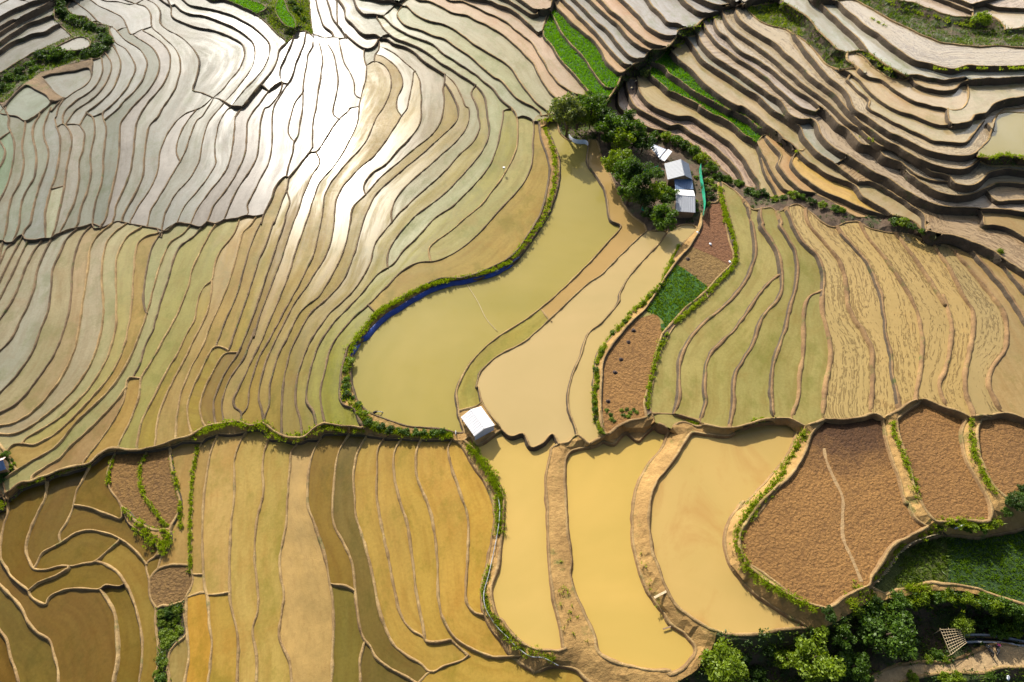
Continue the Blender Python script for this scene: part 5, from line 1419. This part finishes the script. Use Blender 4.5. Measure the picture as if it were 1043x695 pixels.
# plastic shelter in the grove
q = [(662, 149.5), (681, 151), (672.5, 163), (664, 156)]; gz = ground_z(672, 156); o = empty('plastic_shelter', ground(672, 156, gz)); tag(o, 'low shelter of pale plastic sheets behind the farmhouse with one bright white panel', 'shelter')
base = Vector(o.location)
def loc(px, py, z): return tuple(ground(px, py, gz + z) - base)
mb = MB(); corrug(mb, (loc(661.5, 149, 1.2), loc(671.5, 161.5, 1.2), loc(679, 152.5, 2.0), loc(666, 147, 1.7)), 14, .03, .03); mb.build('roof_sheet', mat_sheet('clear_sheet', (0.20, 0.26, 0.38), .3, 0, 7, .7), o)
mb = MB(); corrug(mb, (loc(671.8, 162, 1.75), loc(677, 164.5, 1.75), loc(684.8, 154.5, 2.0), loc(680.5, 152, 2.0)), 10, .03, .03); mb.build('roof_sheet', ROOFW, o)
for px, py, z in ((663, 149.5, 1.3), (672, 161, 1.2), (677, 163.5, 1.75), (684, 154.5, 2.0), (667, 147.5, 1.7)):
    a = ground(px, py, gz + z) - base; mb = MB(); mb.tube([(a.x, a.y, -.3), (a.x, a.y, z)], .05, 6); mb.build('post', WOOD, o)
# the white pond shed
o, L, w, l, fl = gable('pond_shed', 'white roofed shed on the dyke between the long pond and the lower pools', 'shed', [(481.8, 445), (502.4, 434.3), (491.4, 413), (470.7, 424.7)], 1.9, .75, (ROOFW, ROOFW), .5, walls=False, ends=mat_plain('pale_blue_sheet', (0.42, 0.50, 0.72), .5, .1, 1))
# blue roofed hut at the left edge
o, L, w, l, fl = gable('field_hut', 'small hut at the left edge with a blue front roof slope', 'hut', [(5, 469.5), (5, 482), (-17, 482), (-17, 469.5)], 2.2, .9, (mat_sheet('roof_pink', (0.55, 0.42, 0.38)), ROOFB), .45)
# green nets
def net(label, s, h):
    q = crom(T(s), 6.0); P = [on(*p) for p in q]; o = empty('garden_net', P[0]); tag(o, label, 'net', 'green garden nets'); b = P[0]; mb = MB(); n = len(P)
    V, F = [], []
    for i, p in enumerate(P):
        for z, off in ((0.02, .0), (h * .5, .18 * math.sin(i * 1.7)), (h, .05)): V.append((p.x - b.x + off, p.y - b.y, p.z - b.z + z))
    for i in range(n - 1):
        for k in (0, 1): a = 3 * i + k; F.append((a, a + 3, a + 4, a + 1))
    me = new_mesh('net_sheet', V, F); x = obj('net_sheet', me, NET, o); md = x.modifiers.new('thickness', 'SOLIDIFY'); md.thickness = .03
    for p in P[::2]: mb = MB(); mb.tube([(p.x - b.x + .05, p.y - b.y, p.z - b.z - .3), (p.x - b.x + .05, p.y - b.y, p.z - b.z + h + .1)], .04, 5); mb.build('post', BAMB, o)
net('long upright green net along the right side of the farmyard', 'b5 185,365 190,430 205,520 212,600 205,645', 1.9)
net('short green net in the yard between the grove and the houses', 'Z 654.5,177.5 662,175 670,172.5', 1.1)
net('green net scrap beside the yard tree left of the farmhouse wall', 'Z 664,173.5 672,176.5 676,177.5', .9)
net('lowest green net at the bottom left of the farmyard', 'Z 653,214 659,217 665,221', 1.0)
# blue pond liner on the far bank
q = crom(T('E 545,98 500,128 460,148 c3 860,336 780,356 690,368 600,395 500,445 400,505 310,560 230,635 180,690 d3 155,60 120,120 105,170'), 2.0)
V, F = [], []
zp = ground_z(450, 350); n = len(q)
qw = [ground(p[0], p[1], zp + .2) for p in q]
for i, p in enumerate(qw):
    d = (qw[min(i + 1, n - 1)] - qw[max(i - 1, 0)]); nn = Vector((d.y, -d.x, 0)).normalized(); nn = -nn if nn.dot(Vector((ground(450, 370, zp) - p).xy.to_3d())) < 0 else nn
    k = min(1, i / 6, (n - 1 - i) / 6) * (.55 + .45 * min(1, i / 40)) + .05; wv = .12 * mnoise.noise(Vector((i * .3, 0, 0)))
    for off, z in ((-.18, .46), (.02, .52), (.35 * k + wv, .16), (.75 * k + wv, -.06)): V.append((p.x + nn.x * off, p.y + nn.y * off, zp + .1 + z))
for i in range(n - 1):
    for k in range(3): a = 4 * i + k; F.append((a, a + 1, a + 5, a + 4))
x = obj('pond_liner', new_mesh('pond_liner', V, F, smooth=True), BLUE); x.modifiers.new('thickness', 'SOLIDIFY').thickness = .02; tag(x, 'long blue plastic liner along the upper bank of the long pond', 'pond liner')
# white sheet strung at the pond head
P = [ground(px, py, zp) for px, py in T('b4 402,172 415,192 440,206 475,209 500,206 516,222')]; mb = MB(); V, F = [], []
PP = [Vector(v) for v in P]
for i, p in enumerate(PP):
    for off, z in ((.35, .75), (.1, .55), (-.25, .3), (-.4, .02)): V.append((p.x, p.y + off, p.z + z))
for i in range(len(PP) - 1):
    for k in range(3): a = 4 * i + k; F.append((a, a + 4, a + 5, a + 1))
x = obj('white_sheet', new_mesh('white_sheet', V, F, smooth=True), TARP); s_ = x.modifiers.new('smooth', 'SUBSURF'); s_.render_levels = 2; x.modifiers.new('thickness', 'SOLIDIFY').thickness = .03; tag(x, 'curved white plastic sheet strung across the head of the long pond', 'plastic sheet')
# ropes, pipe, plank, posts
def tube_thing(name, label, cat, s, r, up, mat, step=3.0, group=None, sag=0.0):
    q = crom(T(s), step); P = [on(*p) for p in q]; b = P[0]; mb = MB(); n = len(P)
    mb.tube([(p.x - b.x, p.y - b.y, p.z - b.z + up + sag * math.sin(i * 2.1)) for i, p in enumerate(P)], r, 6); x = mb.build(name, mat, None, True); x.location = b; return tag(x, label, cat, group)
tube_thing('rope', 'pale rope stretched across the long pond from the blue liner', 'rope', 'c3 782,372 850,480 900,580 965,655', .045, .06, BAMB)
tube_thing('irrigation_pipe', 'pale irrigation pipe along the hedge left of the first lower pool', 'pipe', 'g3 962,390 978,480 970,600 h3 915,60 885,180 895,260 960,370 1042,452 p4 60,545 170,632 250,642 340,688', .07, .4, CONC)
tube_thing('water_pipe', 'white pipe lying on the bank under the middle ploughed field', 'pipe', 'o6 618,292 645,280 680,266', .13, .5, TARP)
tube_thing('drain_pipe', 'grey pipe crossing the bank beside the white shed', 'pipe', 'd3 720,610 720,640', .08, .5, CONC)
def plank(label, s, w_, up, mat, name='plank', cat='plank'):
    a, b = [on(*p) for p in T(s)]; d = b - a; z = max(a.z, b.z) + up; mb = MB(); mb.box((0, 0, 0), (d.length, w_, .07)); x = mb.build(name, mat); x.location = ((a.x + b.x) / 2, (a.y + b.y) / 2, z); x.rotation_euler = (0, 0, math.atan2(d.y, d.x)); tag(x, label, cat)
plank('pale plank laid across the bank between the second and third lower pools', 'p4 900,296 985,244', .35, .32, BAMB)
plank('dark plank jetty poking into the second lower pool', 'p4 955,472 1002,456', .22, .3, WOOD)
for label, s, h in (('white marker post on a dyke of the left terraces near the long pond', 'b3 1003,383', 1.5),):
    p = on(*T(s)[0]); o = empty('marker_post', p); tag(o, label, 'post'); mb = MB(); mb.tube([(0, 0, -.2), (0, 0, h)], .06, 6); mb.build('pole', TARP, o); mb = MB(); mb.box((0, 0, h), (.5, .35, .4)); mb.build('head', TARP, o)
# pump on the pond edge
p = on(*T('d3 245,500')[0]); o = empty('water_pump', (p.x, p.y, p.z + .1), .5); tag(o, 'small dark pump on the lower left edge of the long pond', 'pump')
mb = MB(); mb.lathe([(0, -.35), (.22, -.35), (.26, 0), (.22, .35), (0, .35)], 10, (0, 0, .35), 'x'); mb.build('motor', DARK, o, True); mb = MB(); mb.tube([(-.5, 0, .1), (-.5, 0, .75), (.5, 0, .75), (.5, 0, .1)], .04, 6); mb.build('frame', WOOD, o); mb = MB(); mb.tube([(.3, 0, .3), (.9, -.3, .3), (1.5, -.5, -.3)], .08, 6); mb.build('hose', CONC, o, True)
# bamboo picket fence
def fence(label, s, step_px, h, lean):
    q = crom(T(s), step_px); P = [on(*p) for p in q]; b = P[0]; o = empty('bamboo_fence', b); tag(o, label, 'fence')
    for i, p in enumerate(P):
        mb = MB(); mb.tube([(p.x - b.x, p.y - b.y, p.z - b.z - .3), (p.x - b.x + lean[0] + rnd.uniform(-.15, .15), p.y - b.y + lean[1], p.z - b.z + h * rnd.uniform(.8, 1.15))], .05, 5); mb.build('picket', BAMB, o)
    for z in (.4, .8):
        mb = MB(); mb.tube([(p.x - b.x + lean[0] * z / h, p.y - b.y + lean[1] * z / h, p.z - b.z + z) for p in P], .035, 5); mb.build('rail', BAMB, o)
fence('leaning bamboo picket fence along the edge of the big ploughed field', 'o6 155,598 190,560 225,515 265,455 310,410 360,370 430,340 500,322', 2.6, 1.25, (.35, -.25))
# soil heaps, sacks
HEAP = mat_plain('dark_compost', (0.045, 0.028, 0.022), .95, .4, 3); 
for (x, y), w_ in zip(T('m4 320,12 290,77 245,180 210,258 170,427 f4 582,312'), ('topmost', 'second from the top', 'third from the top', 'widest', 'lowest', 'single')):
    p = on(x, y); mpp = (p - CP).length / FPX; r = 2.4 * mpp; V, F = [], []; mb = MB(); prof = [(r * 1.1, -.05), (r * .8, .1), (r * .5, .2), (r * .18, .3), (0.01, .32)]; mb.lathe(prof, 14)
    mb.V = [(vx * (1 + .4 * mnoise.noise(Vector((vx * 2, vy * 2, x)))), vy * (1 + .4 * mnoise.noise(Vector((vx * 2, vy * 2, y)))), vz) for vx, vy, vz in mb.V]
    o = mb.build('compost_heap', HEAP, None, True); o.location = p
    tag(o, 'dark compost heap beside the green crop plot under the upper soil bed' if w_ == 'single' else 'dark compost heap on the reddish soil bed, %s of the row' % w_, 'heap', 'compost heaps on the soil beds')
for s, lab in (('f4 715,228', 'white sack lying in the middle of the upper soil bed'), ('f4 830,333', 'white sack at the right corner of the upper soil bed by the green dyke'), ('f4 641,160', 'white sack on the left edge of the upper soil bed'), ('h6 945,672', 'white bundle on the verge below the dusty road')):
    p = on(*T(s)[0]); mb = MB(); mb.lathe([(0.01, -.45), (.2, -.42), (.3, -.2), (.33, .1), (.26, .38), (.08, .5), (.12, .56), (.01, .57)], 10, (0, 0, .24), 'x'); mb.V = [(a, b, max(.0, c * .8)) for a, b, c in mb.V]; o = mb.build('white_sack', TARP, None, True); o.location = p; o.scale = (.75, .75, .75); o.rotation_euler = (0, 0, rnd.uniform(0, 3)); tag(o, lab, 'sack')
# worn foot track over the big ploughed field
q = crom(T('q5 806,270 812,310 830,370 870,460 915,560 915,690 I 490,260 520,330 545,392'), 2.0); V, F = [], []
for i, p in enumerate(q):
    a = on(*p); w_ = .26 * (1 + .3 * mnoise.noise(Vector((i * .4, 2, 0))))
    for s in (-1, 1): V.append((a.x + s * w_, a.y, a.z + .03))
for i in range(len(q) - 1): F.append((2 * i, 2 * i + 1, 2 * i + 3, 2 * i + 2))
structure('dirt_path', new_mesh('dirt_path', V, F), [mat_earth('trodden_earth', (0.40, 0.27, 0.125), (0.32, 0.20, 0.09), -.5)])
# canal walls
def wall(label, s, h, t, up=0.0):
    q = crom(T(s), 4.0); P = [on(*p) for p in q]; b = P[0]; V, F = [], []
    zt = max(p.z for p in P)
    for i, p in enumerate(P):
        d = P[min(i + 1, len(P) - 1)] - P[max(i - 1, 0)]; nn = Vector((-d.y, d.x, 0)).normalized() * t / 2
        for s_, z in ((1, -1.2), (1, h), (-1, h), (-1, -1.2)): V.append((p.x - b.x + nn.x * s_, p.y - b.y + nn.y * s_, zt - b.z + z))
    for i in range(len(P) - 1):
        for k in range(4): a = 4 * i; F.append((a + k, a + 4 + k, a + 4 + (k + 1) % 4, a + (k + 1) % 4))
    F += [(0, 1, 2, 3), tuple(4 * (len(P) - 1) + k for k in (3, 2, 1, 0))]
    x = obj('canal_wall', new_mesh('canal_wall', V, F), CONC); x.location = b; tag(x, label, 'wall', 'concrete canal walls')
wall('pale concrete canal wall on the bushes side of the dark canal', 'h6 688,420 860,425 960,445 1060,468', .2, .24)
wall('pale concrete canal wall along the dusty road edge', 'h6 690,463 800,462 920,466 1060,492', .2, .24)
# bamboo rack
gz = ground_z(970, 655); C4 = [(958, 641.5), (980.5, 641), (984, 655), (968.5, 667)]; b = ground(972, 655, gz); o = empty('bamboo_rack', b); tag(o, 'rough bamboo lattice rack standing between the canal and the road', 'rack')
zc = [1.9, 1.9, 1.5, 1.5]; P = [ground(px, py, gz + z) - b for (px, py), z in zip(C4, zc)]
for i, p in enumerate(P): mb = MB(); mb.tube([(p.x, p.y, -.4), (p.x, p.y, p.z + .2)], .06, 6); mb.build('post', BAMB, o)
for k in range(9):
    t = k / 8; mb = MB(); mb.tube([P[0].lerp(P[1], t) + (P[0].lerp(P[1], t) - P[3].lerp(P[2], t)) * rnd.uniform(0, .12), P[3].lerp(P[2], t)], .035, 5); mb.build('slat', BAMB, o)
for k in range(9):
    t = k / 8; mb = MB(); mb.tube([P[0].lerp(P[3], t) + Vector((0, 0, .07)), P[1].lerp(P[2], t) + Vector((0, 0, .07))], .035, 5); mb.build('crossbar', BAMB, o)
# motorbikes
RUB = mat_plain('rubber', (0.02, 0.02, 0.02), .8); STEEL = mat_plain('steel', (0.45, 0.45, 0.47), .35, .1, 2, .8); BODY1 = mat_plain('black_paint', (0.025, 0.025, 0.03), .3); RED = mat_plain('red_paint', (0.45, 0.02, 0.03), .35); PINK = mat_plain('pink_cover', (0.65, 0.06, 0.22), .5)
def motorbike(px, py, rz_, label, bm, top):
    p = on(px, py); o = empty('motorbike', p, rz_); tag(o, label, 'motorbike', 'motorbikes parked on the road')
    for x in (-.62, .62):
        w_ = MB(); w_.lathe([(.20, -.035), (.285, -.05), (.31, 0), (.285, .05), (.20, .035)], 18, (x, 0, .31), 'y'); w_ = w_.build('wheel', RUB, o, True); r = MB(); r.lathe([(.02, -.03), (.2, -.02), (.2, .02), (.02, .03)], 14, (x, 0, .31), 'y'); r.build('rim', STEEL, w_, True)
    b = MB(); b.tube([(.45, 0, .95), (.38, 0, .62), (.1, 0, .45), (-.2, 0, .5), (-.7, 0, .72)], [.06, .11, .13, .15, .08], 8); b.box((.02, 0, .36), (.42, .26, .26)); b.build('body', bm, o, True)
    s = MB(); s.tube([(.1, 0, .78), (-.15, 0, .80), (-.5, 0, .82), (-.68, 0, .84)], [.10, .14, .14, .08], 8); s.build('seat', RUB, o, True)
    h = MB(); h.tube([(.38, -.36, 1.02), (.46, -.12, 1.0), (.46, .12, 1.0), (.38, .36, 1.02)], .022, 6); h.tube([(.46, 0, 1.0), (.62, 0, .31)], .04, 6); h.build('handlebar', STEEL, o)
    for y in (-.34, .34): m = MB(); m.lathe([(.01, -.01), (.06, -.01), (.06, .01), (.01, .01)], 10, (.40, y, 1.22), 'x'); m.tube([(.4, y * .9, 1.03), (.4, y, 1.18)], .01, 5); m.build('mirror', BODY1, o)
    l_ = MB(); l_.lathe([(.01, .08), (.07, .07), (.09, 0), (.06, -.06), (.01, -.08)], 10, (.56, 0, .92), 'x'); l_.build('headlight', STEEL, o, True)
    f = MB(); f.slab([(.4, -.07, .64), (.9, -.07, .56), (.9, .07, .56), (.4, .07, .64)], .02); f.build('mudguard', top, o)
    c = MB(); c.box((.5, 0, .98), (.22, .30, .2)); c.build('front_cowl', top, o)
motorbike(1006.5, 663.5, 1.9, 'black motorbike parked beside the canal wall, nearer the bamboo rack', BODY1, BODY1)
motorbike(1014.5, 662.5, 1.2, 'motorbike with a pink front parked on the dusty road by the canal', BODY1, PINK)
# two people bent over in the far paddy
SKIN = mat_plain('skin', (0.35, 0.2, 0.13), .6); HAIR = mat_plain('hat_straw', (0.5, 0.4, 0.22), .8); CL1 = mat_plain('dark_shirt', (0.03, 0.03, 0.045), .9); CL2 = mat_plain('brown_shirt', (0.09, 0.04, 0.03), .9)
def person(px, py, rz_, label, cl, bend):
    p = on(px, py); b_ = math.radians(bend)
    hip = Vector((0, 0, .82)); ch = hip + Vector((math.sin(b_), 0, math.cos(b_))) * .42; nk = ch + Vector((math.sin(b_), 0, math.cos(b_))) * .13; hd = nk + Vector((math.sin(b_ * .8), 0, math.cos(b_ * .8))) * .16
    pts = [hip, ch, nk, hd]; ed = [(0, 1), (1, 2), (2, 3)]; rad = [.15, .17, .065, .10]
    top = hd + Vector((math.sin(b_ * .8), 0, math.cos(b_ * .8))) * .09; pts.append(top); ed.append((3, 4)); rad.append(.07)
    for s in (-1, 1):
        i = len(pts); pts += [hip + Vector((0, s * .1, -.05)), Vector((.06, s * .13, .43)), Vector((-.02, s * .14, .05)), Vector((.12, s * .15, 0))]; rad += [.10, .065, .045, .035]; ed += [(0, i), (i, i + 1), (i + 1, i + 2), (i + 2, i + 3)]
        i = len(pts); sh = ch + Vector((0, s * .2, .02)); el = sh + Vector((.12, s * .06, -.26)); wr = el + Vector((.14, -s * .03, -.20)); ha = wr + Vector((.05, 0, -.1)); pts += [sh, el, wr, ha]; rad += [.06, .045, .033, .035]; ed += [(1, i), (i, i + 1), (i + 1, i + 2), (i + 2, i + 3)]
    bm_ = bmesh.new(); lay = bm_.verts.layers.skin.verify(); vs = [bm_.verts.new(v) for v in pts]
    for i_, j_ in ed: bm_.edges.new((vs[i_], vs[j_]))
    for v, r in zip(vs, rad): v[lay].radius = (r, r)
    vs[0][lay].use_root = True
    me = bpy.data.meshes.new('person'); bm_.to_mesh(me); bm_.free()
    x = obj('person', me, cl, None, p); x.rotation_euler = (0, 0, rz_)
    x.modifiers.new('body', 'SKIN').use_smooth_shade = True; sb = x.modifiers.new('smooth', 'SUBSURF'); sb.levels = 1; sb.render_levels = 2
    h = MB(); h.lathe([(.26, 0), (.14, .07), (.02, .17)], 14); hh = h.build('hat', HAIR, x, True); hh.location = top - Vector((0, 0, .02)); hh.rotation_euler = (0, b_ * .8, 0)
    tag(x, label, 'person')
person(648, 88, 2.5, 'person in brown standing in the far paddy near the terrace top', CL2, 25)
person(644.6, 93.5, 3.6, 'person in dark clothes bending over in the far paddy below the other', CL1, 55)
print('things %.1f' % (time.time() - T0))
# ------------------------------------------------------------------ camera, sun, sky
cam = bpy.data.cameras.new('camera'); co = bpy.data.objects.new('camera', cam); COL.objects.link(co)
co.location = CP; co.rotation_euler = (math.pi / 2 - PITCH, 0, 0)
cam.sensor_width = 36; cam.lens = FPX / PW * 36; cam.clip_start = 0.5; cam.clip_end = 4000
sc.camera = co
AZ, EL = math.radians(-18), math.radians(32)
sd = Vector((math.sin(AZ) * math.cos(EL), math.cos(AZ) * math.cos(EL), math.sin(EL)))
sl = bpy.data.lights.new('sun', 'SUN'); so = bpy.data.objects.new('sun', sl); COL.objects.link(so)
sl.energy = 5.0; sl.angle = math.radians(0.6); sl.color = (1.0, 0.93, 0.82)
so.rotation_euler = sd.to_track_quat('Z', 'Y').to_euler(); so.location = (0, 0, 200)
wd = bpy.data.worlds.new('World'); sc.world = wd; wd.use_nodes = True
nt = wd.node_tree; bg = nt.nodes['Background']
sky = nt.nodes.new('ShaderNodeTexSky'); sky.sky_type = 'NISHITA'; sky.sun_disc = False
sky.sun_elevation = EL; sky.sun_rotation = AZ % (2 * math.pi); sky.air_density = 1.0; sky.dust_density = 4.0; sky.ozone_density = 1.0
tc = nt.nodes.new('ShaderNodeTexCoord'); mp = nt.nodes.new('ShaderNodeMapping'); mp.inputs['Scale'].default_value = (1, 1, 2.2); nt.links.new(tc.outputs['Generated'], mp.inputs[0])
cn = nt.nodes.new('ShaderNodeTexNoise'); cn.inputs['Scale'].default_value = 3.2; cn.inputs['Detail'].default_value = 6; cn.inputs['Roughness'].default_value = 0.6; nt.links.new(mp.outputs[0], cn.inputs['Vector'])
cr = nt.nodes.new('ShaderNodeMapRange'); cr.inputs['From Min'].default_value = 0.40; cr.inputs['From Max'].default_value = 0.62; nt.links.new(cn.outputs['Fac'], cr.inputs[0])
sx = nt.nodes.new('ShaderNodeSeparateXYZ'); nt.links.new(tc.outputs['Generated'], sx.inputs[0])
el = nt.nodes.new('ShaderNodeMapRange'); el.inputs['From Min'].default_value = 0.74; el.inputs['From Max'].default_value = 0.48; nt.links.new(sx.outputs['Z'], el.inputs[0])
mu = nt.nodes.new('ShaderNodeMath'); mu.operation = 'MULTIPLY'; nt.links.new(cr.outputs[0], mu.inputs[0]); fy = nt.nodes.new('ShaderNodeMapRange'); fy.inputs['From Min'].default_value = 0.1; fy.inputs['From Max'].default_value = 0.45; nt.links.new(sx.outputs['Y'], fy.inputs[0])
m2 = nt.nodes.new('ShaderNodeMath'); m2.operation = 'MULTIPLY'; nt.links.new(el.outputs[0], m2.inputs[0]); nt.links.new(fy.outputs[0], m2.inputs[1])
nt.links.new(m2.outputs[0], mu.inputs[1])
mxw = nt.nodes.new('ShaderNodeMix'); mxw.data_type = 'RGBA'; nt.links.new(mu.outputs[0], mxw.inputs[0]); nt.links.new(sky.outputs[0], mxw.inputs[6]); mxw.inputs[7].default_value = (CLOUD * .97, CLOUD, CLOUD * 1.05, 1)
nt.links.new(mxw.outputs[2], bg.inputs[0]); bg.inputs[1].default_value = 0.07
sc.view_settings.view_transform = 'Standard'; sc.view_settings.look = 'None'; sc.view_settings.gamma = 1.0; sc.view_settings.exposure = EXPO
sc.cycles.max_bounces = 4; sc.cycles.diffuse_bounces = 2; sc.cycles.glossy_bounces = 2; sc.cycles.caustics_reflective = False; sc.cycles.caustics_refractive = False
print('scene built %.1f' % (time.time() - T0))
